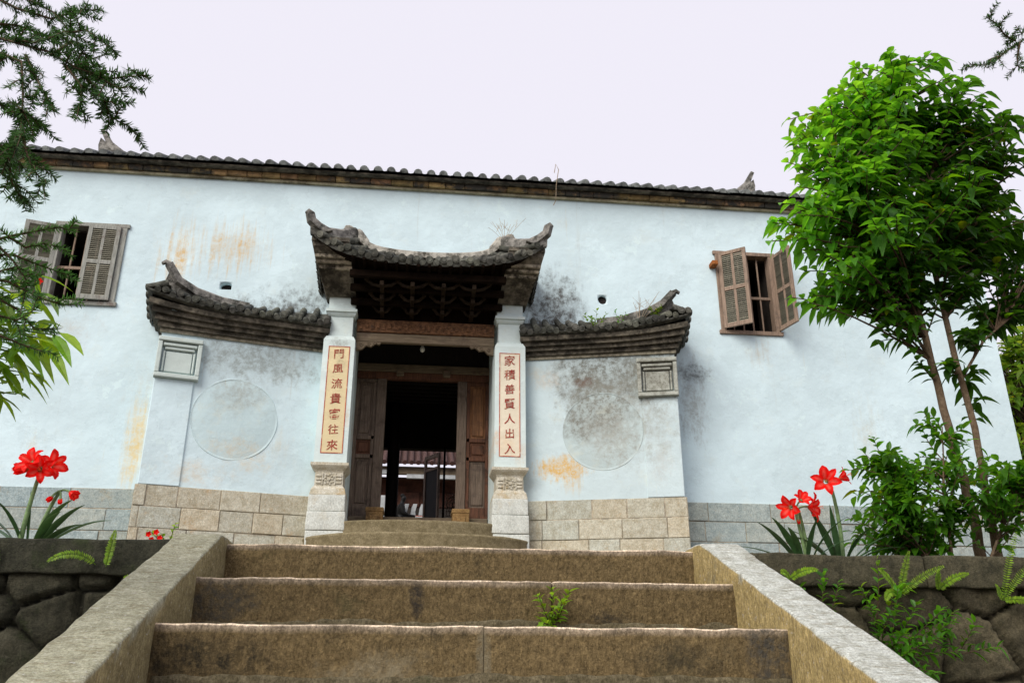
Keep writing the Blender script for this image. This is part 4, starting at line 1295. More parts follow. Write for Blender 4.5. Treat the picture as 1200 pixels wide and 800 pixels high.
# ------------------------------------------------------------------ plant tools
def rv(a=1.0): return Vector((random.uniform(-a, a), random.uniform(-a, a), random.uniform(-a, a)))
def leaf(mb, base, d, nrm, L, wd, droop=.25, fold=.18):
    d = Vector(d).normalized(); nrm = Vector(nrm)
    side = d.cross(nrm)
    if side.length < .05: side = d.cross(Vector((1, .3, 0)))
    side.normalize(); nrm = side.cross(d).normalized()
    base = Vector(base)
    st_ = []
    for t_, w_ in ((0, .07), (.16, .66), (.38, 1.0), (.64, .82), (.85, .36), (1, 0)):
        c = base + d * (L * t_) - Vector((0, 0, 1)) * (droop * L * t_ * t_)
        if w_ == 0: st_.append([mb.vert(c)])
        else:
            e = side * (wd * .5 * w_); u = nrm * (fold * wd * w_)
            st_.append([mb.vert(c - e + u), mb.vert(c), mb.vert(c + e + u)])
    for i in range(4):
        a, b_ = st_[i], st_[i+1]
        mb.face([a[0], a[1], b_[1], b_[0]]); mb.face([a[1], a[2], b_[2], b_[1]])
    a, b_ = st_[4], st_[5]
    mb.face([a[0], a[1], b_[0]]); mb.face([a[1], a[2], b_[0]])
def bez(p0, p1, p2, n):
    return [p0 * (1-t)**2 + p1 * (2*t*(1-t)) + p2 * t*t for t in [i / n for i in range(n + 1)]]
def gtint(br=1.0, yel=0.0):
    k = random.uniform(.65, 1.35) * br
    return (k * (1 + yel * random.uniform(.2, 1.4)), k * (1 + .25 * yel), k * random.uniform(.7, 1.2))
def leafy_twig(lm, tm, pts, r, n, L, wd, start=.35, droop=.3, tint=(1, 0), jit=.25, lift=.2):
    tm.tube(pts, [r * (1 - .7 * i / (len(pts) - 1)) for i in range(len(pts))], 5, False)
    m = len(pts) - 1
    for i in range(n):
        f = start + (1 - start) * (i + random.random() * .6) / n
        f = min(f, 1); k = min(int(f * m), m - 1); q = f * m - k
        p_ = pts[k].lerp(pts[k+1], q); t_ = (pts[k+1] - pts[k]).normalized()
        ang = i * 2.4 + random.uniform(-.5, .5)
        a = t_.cross(Vector((.2, .1, 1)))
        a = a.normalized() if a.length > .05 else Vector((1, 0, 0))
        b_ = t_.cross(a)
        d = t_ * .55 + (a * math.cos(ang) + b_ * math.sin(ang)) * .8 + Vector((0, 0, lift)) + rv(jit)
        lm.col = gtint(*tint) if random.random() > .025 else random.choice(((3.0, 1.3, .6), (2.4, 1.9, .5), (1.6, .8, .6)))
        leaf(lm, p_, d, Vector((0, 0, 1)) + rv(.35), L * random.uniform(.65, 1.15), wd * random.uniform(.8, 1.15), droop * random.uniform(.5, 1.6))

def crown_tree(name, label, base, trunks, ells, ntw, nleaf, L, wd, mat, droop=.45, group=None, cat='tree', bright=None, seed=1, twr=.009, clump=0, spread=.13):
    random.seed(seed)
    t = thing(name, label, cat, base, group)
    nodes = []
    for tr_ in trunks:
        pts = [Vector(p_[:3]) for p_ in tr_]; rad = [p_[3] for p_ in tr_]
        sp_, sr = [], []
        for i in range(len(pts) - 1):
            for q in range(4):
                f = q / 4
                sp_.append(pts[i].lerp(pts[i+1], f) + Vector((noise.noise(pts[i] * 3 + Vector((q, 0, 0))), noise.noise(pts[i] * 3 + Vector((0, q, 5))), 0)) * rad[i] * .35); sr.append(rad[i] + (rad[i+1] - rad[i]) * f)
        sp_.append(pts[-1]); sr.append(rad[-1])
        m = MB(); m.tube(sp_, sr, 10); m.build('trunk', M['bark'], t)
        nodes += [p_ for p_, r_ in zip(sp_, sr) if p_.z > min(e[0][2] - e[1][2] for e in ells) - .6]
    lm, tm = MB(), MB()
    tot = sum(e[1][0] * e[1][1] * e[1][2] for e in ells)
    for (c, r) in ells:
        nn = max(3, int(ntw * r[0] * r[1] * r[2] / tot))
        c = Vector(c)
        cents = []
        for i in range(nn):
            v = rv(1)
            while v.length > 1: v = rv(1)
            v = v.normalized() * (v.length ** .55) * (random.uniform(1.1, 1.4) if random.random() < .14 else 1)
            tip = c + Vector((v.x * r[0], v.y * r[1], v.z * r[2]))
            if clump:
                if len(cents) < max(2, nn // clump): cents.append(tip)
                else: tip = cents[random.randrange(len(cents))] + Vector((random.gauss(0, spread), random.gauss(0, spread), random.gauss(0, spread * .6)))
            cand = sorted(nodes, key=lambda q: (q - tip).length + max(0, q.z - tip.z + .1) * 1.5)
            bp = cand[random.randrange(min(3, len(cand)))]
            mid = bp.lerp(tip, .5) + Vector((0, 0, .12 * (tip - bp).length)) + rv(.06)
            pts = bez(bp, mid, tip, 5)
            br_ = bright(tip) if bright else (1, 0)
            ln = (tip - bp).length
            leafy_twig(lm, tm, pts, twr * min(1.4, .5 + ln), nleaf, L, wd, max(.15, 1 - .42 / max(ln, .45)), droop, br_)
    tm.build('branches', M['twig'], t)
    lm.build('crown', mat, t)
    return t

# the tall tree in front of the facade, right
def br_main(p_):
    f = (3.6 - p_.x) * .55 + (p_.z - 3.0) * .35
    return (1.1 + max(-.6, min(.75, f * 1.4)), max(0, min(.45, f * .6)))  # lit side put into leaf colour: brighter and yellower to the left and up
crown_tree('broadleaf_tree', 'tall glossy-leaved tree with twin slender trunks right of the steps', (3.84, .62, -.03),
    [[(3.80, .62, -.05, .044), (3.80, .60, .35, .035), (3.72, .57, 1.0, .030), (3.65, .55, 1.78, .027), (3.59, .55, 2.5, .024), (3.60, .52, 3.2, .019), (3.72, .5, 3.9, .014), (3.78, .5, 4.4, .007)],
     [(3.93, .60, -.05, .036), (3.93, .60, .4, .029), (3.93, .57, 1.05, .025), (3.86, .55, 1.76, .023), (3.85, .57, 2.5, .021), (3.95, .6, 3.1, .017), (4.15, .6, 3.7, .012)],
     [(3.60, .55, 2.3, .022), (3.35, .5, 2.7, .017), (3.1, .45, 3.1, .010)],
     [(3.86, .57, 2.4, .018), (4.15, .6, 2.8, .014), (4.4, .6, 3.2, .008)],
     [(3.90, .57, 1.45, .013), (4.1, .5, 1.75, .010), (4.35, .5, 1.95, .006)]],
    [((3.80, .5, 4.12), (.50, .5, .40)), ((4.30, .6, 3.62), (.48, .5, .50)), ((3.22, .5, 3.62), (.46, .5, .46)), ((2.93, .45, 3.02), (.38, .45, .46)), ((3.62, .5, 3.45), (.55, .55, .5)),
     ((3.0, .4, 2.45), (.44, .4, .52)), ((3.05, .4, 1.98), (.36, .3, .32)), ((4.45, .6, 2.45), (.42, .4, .46)), ((4.55, .6, 3.25), (.3, .4, .4)), ((3.50, .45, 2.62), (.42, .45, .42)), ((4.36, .6, 2.85), (.44, .5, .48)), ((4.05, .6, 3.0), (.4, .45, .4)), ((3.25, .4, 1.98), (.26, .3, .24)), ((4.25, .55, 2.15), (.30, .35, .26)), ((4.0, .5, 1.90), (.20, .2, .18)), ((3.55, .5, 1.95), (.24, .2, .24)), ((3.62, .5, 1.55), (.14, .15, .14)), ((3.95, .55, 1.45), (.14, .15, .12))],
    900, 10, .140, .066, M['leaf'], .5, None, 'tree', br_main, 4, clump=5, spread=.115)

crown_tree('leafy_shrub', 'dense low green shrub around the trunks of the tall tree', (3.45, .5, -.03),
    [[(3.35, .5, -.05, .012), (3.2, .45, .4, .009), (3.05, .4, .75, .004)], [(3.5, .5, -.05, .012), (3.5, .45, .5, .008), (3.55, .4, 1.0, .004)], [(3.7, .45, -.05, .012), (3.95, .4, .4, .008), (4.2, .4, .7, .004)]],
    [((3.05, .45, .55), (.30, .3, .30)), ((3.40, .42, .62), (.34, .32, .38)), ((3.85, .38, .52), (.35, .3, .26)), ((4.25, .42, .62), (.32, .3, .26)), ((3.0, .45, .35), (.3, .3, .25)), ((3.3, .45, .28), (.4, .3, .15)), ((3.45, .4, 1.02), (.14, .15, .12))],
    330, 9, .105, .046, M['leaf'], .35, None, 'shrub', lambda p_: (1.15, .2), 9, .006, clump=5, spread=.09)

# trees beyond the right end of the mansion
for i, (x, y, h, r) in enumerate(((10.3, 8.0, 3.4, 1.6), (12.6, 9.5, 4.4, 1.9), (9.9, 6.6, 1.9, 1.15))):
    crown_tree('garden_tree', ['bright yellow-green bushy tree just beyond the mansion\'s right end', 'taller green tree behind the bushy tree beyond the mansion', 'low bright shrub at the foot of the mansion\'s right corner'][i], (x, y, -.03),
        [[(x, y, -.05, .12), (x + .1, y, h * .6, .07), (x, y, h * 1.1, .03)]],
        [((x, y, h), (r, r, r * 1.0)), ((x - .5, y - .2, h * .55), (r * .9, r, r * .8)), ((x + .4, y, h * 1.2), (r * .8, r * .8, r * .7))],
        330, 13, .26, .10, M['bg_leaf'], .4, 'trees beyond the mansion', 'tree', lambda p_: (1.1, .5), 30 + i, .02)

# ------------------------------------------------------------------ conifers
def needles(nm, pts, L, dens, tipb=.0, lightk=1.0):
    tot = sum((pts[i+1] - pts[i]).length for i in range(len(pts) - 1)); acc = 0
    for i in range(len(pts) - 1):
        a, b_ = pts[i], pts[i+1]; ln = (b_ - a).length
        t_ = (b_ - a).normalized()
        sd = t_.cross(Vector((.1, .2, 1)));  sd = sd.normalized() if sd.length > .05 else Vector((1, 0, 0))
        up = sd.cross(t_)
        for k in range(int(ln * dens)):
            f = random.random(); p_ = a.lerp(b_, f)
            fr = (acc + ln * f) / tot
            an = random.choice((0, math.pi)) + random.uniform(-.75, .75) if random.random() < .75 else random.uniform(0, 6.28)
            d = (t_ * random.uniform(.35, .8) + sd * math.cos(an) + up * math.sin(an)).normalized()
            if fr > .82 and random.random() < tipb: nm.col = (5.0 * random.uniform(.7, 1.2), 4.6, 1.3)
            else:
                q = random.uniform(.5, 1.6) * lightk; nm.col = (q, q * 1.05, q * .8)
            l_ = L * random.uniform(.7, 1.2); w_ = d.cross(up + rv(.4))
            w_ = w_.normalized() * .0019
            q0 = p_ + d * l_
            nm.face([nm.vert(p_ - w_), nm.vert(p_ + w_), nm.vert(p_ + d * l_ * .6 + w_), nm.vert(q0), nm.vert(p_ + d * l_ * .6 - w_)])
def conifer(name, label, base, trunk, limbs, shoots, L, dens, tipb, seed, subs):
    random.seed(seed)
    t = thing(name, label, 'tree', base)
    m = MB(); m.tube([Vector(p_[:3]) for p_ in trunk], [p_[3] for p_ in trunk], 10); m.build('trunk', M['bark'], t)
    tm, nm = MB(), MB()
    for l_ in limbs:
        tm.tube([Vector(p_) for p_ in l_], [.022 - .012 * i / (len(l_) - 1) for i in range(len(l_))], 6)
        lp = [Vector(p_) for p_ in l_]
        for k in range(9):
            a = lp[0].lerp(lp[-1], .25 + .7 * k / 9); e = a + Vector((random.uniform(-.1, .15), random.uniform(-.3, .3), random.uniform(-.2, .02)))
            tm.tube([a, e], [.003, .0015], 4, False); needles(nm, [a, a.lerp(e, .5), e], L, dens * .8, 0, 1.3)
    for si, s_ in enumerate(shoots):
        sub = subs(si); lightk = 2.4 if si >= 16 else 1.3
        pts = [Vector(p_) for p_ in s_]
        tm.tube(pts, [.007 - .005 * i / (len(pts) - 1) for i in range(len(pts))], 5, False)
        needles(nm, pts, L, dens, tipb, lightk)
        for i in range(len(pts) - 1):
            for q in range(sub):
                if random.random() < .8:
                    a = pts[i].lerp(pts[i+1], random.random()); d = (pts[i+1] - pts[i]).normalized()
                    e = a + (d * .6 + rv(.8) + Vector((0, 0, -.25))).normalized() * random.uniform(.05, .12)
                    mid = a.lerp(e, .5) + Vector((0, 0, .01))
                    tm.tube([a, mid, e], [.003, .0025, .0015], 4, False)
                    needles(nm, [a, mid, e], L * .9, dens, tipb, lightk)
    tm.build('branches', M['twig'], t)
    nm.build('foliage', M['needle'], t)
    return t
TOPL = (
    ((-2.382,-2.300,1.823),(-2.136,-2.340,1.700),(-1.920,-2.380,1.621),(-1.771,-2.420,1.517),(-1.616,-2.460,1.449),(-1.467,-2.500,1.447)),
    ((-2.253,-2.400,1.594),(-2.064,-2.440,1.549),(-1.955,-2.480,1.484),(-1.898,-2.520,1.304),(-1.854,-2.560,1.123),(-1.837,-2.600,0.967)),
    ((-2.418,-2.200,2.100),(-2.150,-2.250,1.938),(-1.975,-2.300,1.855),(-1.839,-2.350,1.871),(-1.755,-2.400,1.834)),
    ((-2.158,-2.300,1.732),(-1.967,-2.400,1.644),(-1.811,-2.500,1.616),(-1.688,-2.600,1.563),(-1.545,-2.700,1.410)),
    ((-1.780,-2.400,1.532),(-1.731,-2.350,1.499),(-1.691,-2.300,1.455),(-1.671,-2.250,1.408),(-1.609,-2.200,1.405)),
    ((-1.833,-2.400,1.548),(-1.734,-2.433,1.425),(-1.705,-2.467,1.321),(-1.712,-2.500,1.224)),
    ((-1.987,-2.400,1.577),(-1.895,-2.467,1.426),(-1.815,-2.533,1.301),(-1.732,-2.600,1.180)),
    ((-1.833,-2.600,1.096),(-1.801,-2.600,1.006),(-1.761,-2.600,0.926),(-1.710,-2.600,0.872)),
    ((-1.848,-2.600,1.171),(-1.865,-2.500,1.223),(-1.859,-2.400,1.243)),
    ((-1.840,-2.600,1.059),(-1.882,-2.533,0.989),(-1.883,-2.467,0.939),(-1.861,-2.400,0.895)),
    ((-2.373,-2.200,2.057),(-2.117,-2.267,1.983),(-1.958,-2.333,1.864),(-1.827,-2.400,1.701)),
    ((-2.277,-2.300,1.811),(-2.141,-2.233,1.861),(-2.024,-2.167,1.864),(-1.941,-2.100,1.843)),
    ((-2.083,-2.500,1.303),(-2.018,-2.433,1.311),(-1.980,-2.367,1.310),(-1.946,-2.300,1.307)),
    ((-2.008,-2.500,1.095),(-1.963,-2.433,1.117),(-1.931,-2.367,1.094),(-1.964,-2.300,1.095)),
    ((-1.890,-2.400,1.586),(-1.853,-2.333,1.720),(-1.798,-2.267,1.682),(-1.739,-2.200,1.780)),
    ((-1.763,-2.400,1.525),(-1.659,-2.450,1.453),(-1.559,-2.500,1.373)))
MIDL = (
    ((-2.080,-2.300,0.745),(-1.962,-2.250,0.827),(-1.880,-2.200,0.886),(-1.824,-2.150,0.933),(-1.781,-2.100,0.936)),
    ((-2.095,-2.300,0.818),(-1.990,-2.275,0.782),(-1.925,-2.250,0.725),(-1.866,-2.225,0.649),(-1.876,-2.200,0.587)),
    ((-2.056,-2.300,0.638),(-1.923,-2.250,0.634),(-1.808,-2.200,0.590),(-1.746,-2.150,0.590),(-1.693,-2.100,0.623)),
    ((-2.095,-2.200,0.759),(-1.971,-2.167,0.791),(-1.882,-2.133,0.767),(-1.780,-2.100,0.744)),
    ((-1.998,-2.200,0.599),(-1.908,-2.167,0.556),(-1.845,-2.133,0.491),(-1.770,-2.100,0.508)),
    ((-2.011,-2.300,0.570),(-1.916,-2.267,0.484),(-1.868,-2.233,0.483),(-1.817,-2.200,0.554)),
    ((-1.982,-2.300,0.432),(-1.884,-2.267,0.399),(-1.817,-2.233,0.381),(-1.767,-2.200,0.372)),
    ((-1.937,-2.300,0.802),(-1.881,-2.267,0.775),(-1.838,-2.233,0.814),(-1.779,-2.200,0.816)),
    ((-2.034,-2.300,0.675),(-1.954,-2.267,0.667),(-1.913,-2.233,0.708),(-1.841,-2.200,0.680)))
conifer('conifer_tree', 'dark needled conifer whose boughs hang in at the left', (-3.1, -2.3, LOW),
    [(-3.1, -2.3, LOW - .05, .14), (-3.08, -2.3, 0, .12), (-3.1, -2.3, 1.8, .09), (-3.1, -2.3, 3.6, .05)],
    [((-3.09, -2.3, 2.0), (-2.7, -2.3, 1.98), (-2.38, -2.3, 1.83)), ((-3.09, -2.3, 2.15), (-2.75, -2.25, 2.2), (-2.41, -2.2, 2.09)), ((-3.09, -2.3, 1.65), (-2.6, -2.4, 1.7), (-2.25, -2.4, 1.6)),
     ((-3.09, -2.3, .95), (-2.6, -2.3, .9), (-2.07, -2.3, .76)), ((-3.09, -2.3, .75), (-2.5, -2.3, .72), (-2.0, -2.25, .62)), ((-3.09, -2.3, .5), (-2.5, -2.3, .5), (-1.98, -2.3, .44)), ((-3.09, -2.3, 1.3), (-2.5, -2.5, 1.36), (-2.0, -2.5, 1.2))],
    TOPL + MIDL, .032, 620, .6, 12, lambda i: 4 if i < 16 else 1)
TOPR = (
    ((3.640,-1.600,3.135),(3.370,-1.640,2.972),(3.124,-1.680,2.752),(2.991,-1.720,2.643),(2.845,-1.760,2.510),(2.685,-1.800,2.439)),
    ((3.081,-1.700,2.743),(2.994,-1.733,2.743),(2.929,-1.767,2.796),(2.841,-1.800,2.807)),
    ((3.106,-1.700,2.733),(3.063,-1.700,2.617),(3.054,-1.700,2.554),(3.105,-1.700,2.522)),
    ((3.216,-1.800,2.814),(3.098,-1.800,2.771),(3.045,-1.800,2.703),(3.016,-1.800,2.763)),
    ((2.869,-1.800,2.528),(2.800,-1.800,2.498),(2.777,-1.800,2.436)))
conifer('conifer_tree', 'bare-tipped conifer bough entering at the top right corner', (4.6, -1.6, LOW),
    [(4.6, -1.6, LOW - .05, .15), (4.6, -1.6, 1, .12), (4.6, -1.6, 4.5, .05)],
    [((4.58, -1.6, 3.5), (4.1, -1.6, 3.4), (3.63, -1.6, 3.13))], TOPR, .030, 480, .1, 14, lambda i: 2)

# broad-leaved shrub by the conifer
random.seed(21)
bs = thing('lance_leaved_shrub', 'light green shrub with long drooping lance-shaped leaves left of the mansion window', 'shrub', (-2.75, -1.6, LOW))
tm, lm = MB(), MB()
BL = (((-2.113,-1.600,0.669),(-1.966,-1.650,0.469)),((-2.045,-1.600,0.655),(-1.904,-1.650,0.463)),((-1.997,-1.600,0.674),(-1.901,-1.650,0.524)),((-1.969,-1.600,0.684),(-1.861,-1.650,0.562)),
    ((-2.143,-1.600,0.634),(-2.014,-1.650,0.475)),((-2.189,-1.600,0.591),(-2.071,-1.650,0.457)),((-2.232,-1.600,0.713),(-2.106,-1.650,0.731)),((-2.183,-1.600,0.653),(-2.044,-1.650,0.693)),
    ((-2.190,-1.600,0.510),(-2.078,-1.650,0.370)),((-2.216,-1.600,0.549),(-2.118,-1.650,0.396)),((-2.267,-1.600,0.796),(-2.161,-1.650,0.821)),
    ((-2.181,-1.600,0.736),(-2.041,-1.650,0.735)),((-2.215,-1.600,0.631),(-2.104,-1.650,0.535)),((-2.162,-1.600,0.584),(-2.054,-1.650,0.426)),((-2.079,-1.600,0.645),(-1.968,-1.650,0.573)))
for a, b_ in BL:
    a, b_ = Vector(a), Vector(b_)
    lm.col = gtint(1.1, .5)
    leaf(lm, a, (b_ - a) + Vector((0, 0, .06)), Vector((0, -.4, 1)) + rv(.3), (b_ - a).length * 1.1, .052, .25)
    r0 = Vector((-2.42, -1.62, a.z - .05))
    tm.tube(bez(r0, r0.lerp(a, .5) + Vector((0, 0, .06)), a, 4), .004, 5, False)
for i in range(120):
    a = Vector((random.uniform(-2.5, -2.09), random.uniform(-1.8, -1.3), random.uniform(.42, .95)))
    lm.col = gtint(.9, .3)
    leaf(lm, a, Vector((random.uniform(-.6, 1), random.uniform(-1, .6), random.uniform(-.5, .3))), Vector((0, -.3, 1)) + rv(.4), random.uniform(.12, .2), .048, .35)
    tm.tube(bez(Vector((-2.6, -1.6, a.z - .25)), Vector((-2.4, -1.6, a.z + .02)), a, 4), .0028, 4, False)
for dx in (-.08, .05, .15): tm.tube([(-2.75 + dx, -1.6, LOW - .03), (-2.68 + dx, -1.6, -.8), (-2.55 + dx * .5, -1.6, .95)], [.016, .012, .005], 6)
tm.build('stems', M['stalk'], bs); lm.build('leaves', M['leaf_light'], bs)
fm = MB()
for (x, z) in ((-2.09, .92), (-2.12, .60)):
    for k in range(5):
        leaf(fm, (x, -1.63, z), Vector((math.cos(k * 1.26), -.3, math.sin(k * 1.26))), (0, -1, 0), .022, .018, .1)
fm.build('red_blossoms', M['petal'], bs)

# ------------------------------------------------------------------ amaryllis
def flower(parent, c, d, size, openness=1.0):
    m = MB(); m.smooth = True
    d = Vector(d).normalized(); a = d.cross(Vector((0, 0, 1))); a = a.normalized() if a.length > .05 else Vector((1, 0, 0)); b_ = a.cross(d)
    c = Vector(c)
    for k in range(6):
        an = k * math.pi / 3 + .3 + random.uniform(-.12, .12)
        rad = a * math.cos(an) + b_ * math.sin(an); tan = -a * math.sin(an) + b_ * math.cos(an)
        wsc = (1.0 if k % 2 else .8) * random.uniform(.9, 1.1)
        rows = []
        for j in range(6):
            t_ = j / 5
            r_ = size * (.06 + .52 * openness * t_ ** 1.25); ax = size * (.62 * t_ - .34 * openness * t_ ** 3)
            w_ = size * .19 * wsc * (math.sin(math.pi * min(1, t_ * .86 + .10)) ** .8)
            if j == 5: w_ = size * .015
            row = []
            for q in (-1, -.5, -.1, .1, .5, 1):
                cup = -.05 * size * (q * q) * (1 - .5 * t_) + .012 * size * math.sin(6 * t_ + 5 * q + k)
                stripe = abs(q) < .2 and .12 < t_ < .72
                if t_ < .15: m.col = (.55, 6, 3)
                elif stripe: m.col = (1.15, 12, 12)
                else:
                    z_ = random.uniform(.75, 1.15); m.col = (z_, z_, z_)
                row.append(c + d * ax + rad * (r_ - cup * .5) + tan * (q * w_) + d * (-cup))
            # verts carry the colour at creation
            rows.append((row, t_))
        ids = []
        for row, t_ in rows:
            r2 = []
            for qi, p_ in enumerate(row):
                if t_ < .15: m.col = (.55, 14, 8)
                elif qi in (2, 3) and .12 < t_ < .65: m.col = (1.05, 8, 9)
                else:
                    z_ = 1.0 + .12 * (1 - t_); m.col = (z_, z_, z_)
                r2.append(m.vert(p_))
            ids.append(r2)
        for i in range(5):
            for q in range(5): m.face([ids[i][q], ids[i][q+1], ids[i+1][q+1], ids[i+1][q]])
    m.col = (1.1, 9, 3)
    for k in range(5):
        e = c + d * size * .62 + a * random.uniform(-.1, .1) * size + b_ * (random.uniform(-.1, .05)) * size
        m.tube([c + d * size * .1, c + d * size * .4, e], size * .008, 4)
    return m.build('flower', M['petal'], parent)
def strap(lm, base, d, L, wd, bend):
    d = Vector(d).normalized(); sd = d.cross(Vector((0, 0, 1))); sd = sd.normalized() if sd.length > .03 else Vector((1, 0, 0))
    h = Vector((d.x, d.y, 0)); h = h.normalized() if h.length > .01 else Vector((1, 0, 0))
    rows = []; p_ = Vector(base); cur = d.copy(); n = 9
    for i in range(n + 1):
        t_ = i / n
        w_ = wd * .5 * min(1, .55 + t_) * (1 - max(0, t_ - .55) / .45) ** .7 if i < n else .001
        up = sd.cross(cur)
        rows.append([p_ - sd * w_ - up * w_ * .35, p_ + up * 0, p_ + sd * w_ - up * w_ * .35])
        p_ = p_ + cur * (L / n)
        cur = (cur + h * bend * .10 - Vector((0, 0, 1)) * bend * (.10 + .12 * t_)).normalized()
    old = lm.smooth; lm.smooth = True; lm.sheet(rows); lm.smooth = old
def amaryllis(label, base, leaves, stems, seed):
    random.seed(seed)
    t = thing('amaryllis_plant', label, 'flowering plant', base, 'red amaryllis plants on the terrace edge')
    for (dx, dy, dz, L, wd, bend) in leaves:
        lm = MB(); k = random.uniform(.8, 1.3); lm.col = (k, k, k)
        strap(lm, Vector(base) + Vector((dx * .05, dy * .05, 0)), (dx, dy, dz), L, wd, bend)
        lm.build('leaf', M['leaf_lily'], t)
    for (pts, r, fl) in stems:
        m = MB(); pts = [Vector(p_) for p_ in pts]
        pts = bez(pts[0], pts[1], pts[2], 6)
        m.tube(pts, [r * (1 - .3 * i / 6) for i in range(7)], 8)
        top = pts[-1]
        for (off, d, size, op) in fl:
            c = top + Vector(off)
            m.tube(bez(top, top.lerp(c, .5) + Vector((0, 0, .02)), c + Vector(d).normalized() * .02, 4), [r * .5, r * .45, r * .45, r * .5, r * .6], 6)
        so_ = m.build('stem', M['stalk'], t)
        for (off, d, size, op) in fl:
            flower(so_, top + Vector(off), d, size, op)
    return t
amaryllis('red amaryllis with one full flower head and a drooping wilted bloom on the left coping', (-2.74, .45, -.02),
    [(-.8, -.3, 1.5, .46, .062, .62), (-.4, -.4, 1.8, .42, .06, .6), (.7, -.3, 1.5, .46, .066, .60), (.9, .1, 1.2, .50, .066, .66), (.5, -.5, 1.5, .40, .06, .75), (.1, .4, 1.8, .40, .055, .5), (-.9, .3, 1.2, .44, .06, .7), (.9, -.5, 1.1, .44, .06, .7), (-.12, -.2, 2.4, .40, .030, .10), (.35, -.2, 1.7, .46, .062, .8)],
    [(((-2.79, .42, -.02), (-2.78, .40, .25), (-2.735, .38, .49)), .017, [((-.03, -.05, .035), (-.35, -.8, .35), .172, 1.0), ((.06, -.03, .03), (.75, -.6, .12), .172, 1.0), ((.02, -.06, .0), (.35, -.9, -.15), .16, 1.0), ((-.07, .0, .015), (-1, -.1, -.05), .17, .28)]),
     (((-2.72, .45, -.02), (-2.68, .42, .22), (-2.60, .40, .37)), .015, [((.07, -.03, -.01), (.8, -.35, -.5), .12, .45), ((-.03, -.02, -.04), (-.5, -.4, -.7), .08, .2), ((.02, -.02, -.05), (.1, -.3, -1), .07, .2)])], 41)
amaryllis('red amaryllis with three low flowers, beside the pale slab end on the right coping', (2.38, .46, -.02),
    [(-.8, -.3, 1.2, .46, .056, .45), (-.6, -.4, 1.4, .44, .058, .5), (-1, .2, .7, .46, .04, .45), (.5, -.4, 1.5, .44, .05, .55), (-.4, -.5, 1.2, .40, .046, .7), (.9, -.2, 1.2, .42, .05, .7), (.1, -.4, 1.8, .36, .046, .5)],
    [(((2.40, .45, -.02), (2.36, .43, .2), (2.33, .40, .36)), .014, [((-.05, -.05, .005), (-.85, -.7, -.25), .165, .95), ((.02, -.05, .045), (.1, -.9, .45), .14, .8)]),
     (((2.42, .47, -.02), (2.40, .44, .2), (2.36, .42, .37)), .014, [((.05, -.05, .0), (.8, -.75, -.1), .175, 1.0), ((-.02, -.03, -.08), (-.1, -.3, -1), .06, .15)])], 43)
amaryllis('taller red amaryllis with two flowers and a dark bud, left of the shrub', (2.66, .50, -.02),
    [(-.5, -.3, 1.7, .46, .062, .45), (.8, -.3, 1.1, .46, .064, .6), (-.9, -.2, 1.2, .44, .05, .65), (1, .1, .9, .46, .05, .55), (.3, -.5, 1.4, .40, .05, .7), (.9, -.5, .8, .42, .05, .6), (-.2, -.3, 2.1, .44, .046, .3), (-.6, .2, 1.3, .44, .05, .6)],
    [(((2.68, .50, -.02), (2.70, .48, .3), (2.64, .45, .545)), .016, [((-.07, -.07, .01), (-.35, -.95, .05), .185, 1.0), ((.06, -.02, .05), (.85, -.45, .35), .15, .75), ((-.03, .0, .06), (-.3, .0, 1), .085, .08)])], 45)

# ------------------------------------------------------------------ ferns and weeds
def fern(label, base, fronds, seed):
    random.seed(seed)
    t = thing('sword_fern', label, 'fern', base, 'ferns rooted in the retaining walls')
    for (d, L, bend) in fronds:
        m = MB(); d = Vector(d).normalized(); p_ = Vector(base); cur = d.copy(); n = 30
        face_n = Vector((0, -1, .25))
        pts = []
        for i in range(n + 1):
            pts.append(p_.copy()); p_ = p_ + cur * L / n; cur = (cur + Vector((0, -.01, -.035)) * bend).normalized()
        m.col = (.7, .7, .6); m.tube(pts, [.0025 * (1 - .8 * i / n) for i in range(n + 1)], 4, False)
        for i in range(2, n):
            t_ = (pts[i+1] - pts[i-1]).normalized(); sd = t_.cross(face_n).normalized()
            l_ = .030 * math.sin(math.pi * (.12 + .86 * i / n)) ** .6
            for s in (-1, 1):
                m.col = gtint(1, .25)
                leaf(m, pts[i], sd * s + t_ * .35 + rv(.12), face_n + rv(.2), l_ * random.uniform(.85, 1.15), .0095, .1, .05)
        m.build('frond', M['fern'], t)
    return t
fern('yellow-green fern pair at the left end of the left coping', (-2.72, -.0, -.16), [((-.15, -.25, 1), .20, .5)], 1)
fern('fern with one arching frond across the left coping', (-2.17, -.01, -.14), [((-.75, -.4, .75), .30, 1.6)], 2)
fern('fern with one upright frond on the left coping', (-2.11, -.01, -.15), [((.18, -.25, 1), .22, .3)], 3)
fern('small fern in the joint beneath the left coping', (-1.95, .02, -.235), [((.8, -.6, .25), .18, .9), ((-.3, -.6, .5), .08, .9)], 4)
fern('small two-frond fern at the near end of the right coping', (2.05, -.02, -.17), [((.55, -.4, .6), .20, 1.0), ((-.6, -.5, .7), .16, 1.2)], 5)
fern('fern clump with three fronds beneath the right coping', (2.78, -.0, -.26), [((.12, -.35, 1), .30, .3), ((.75, -.35, .8), .34, .5), ((-.7, -.4, 1), .32, .9), ((-.85, -.5, .45), .26, 1.3)], 6)
fern('tall upright fern with forked fronds at the far right coping', (3.48, -.0, -.28), [((.16, -.3, 1), .46, .25), ((.55, -.35, .9), .40, .4), ((.9, -.4, .15), .20, .5), ((-.5, -.4, .8), .18, .9)], 7)
fern('thin fern in the coping joint between the two larger ferns', (3.05, -.0, -.22), [((.6, -.4, .7), .22, .7), ((-.2, -.4, .9), .18, .8)], 8)

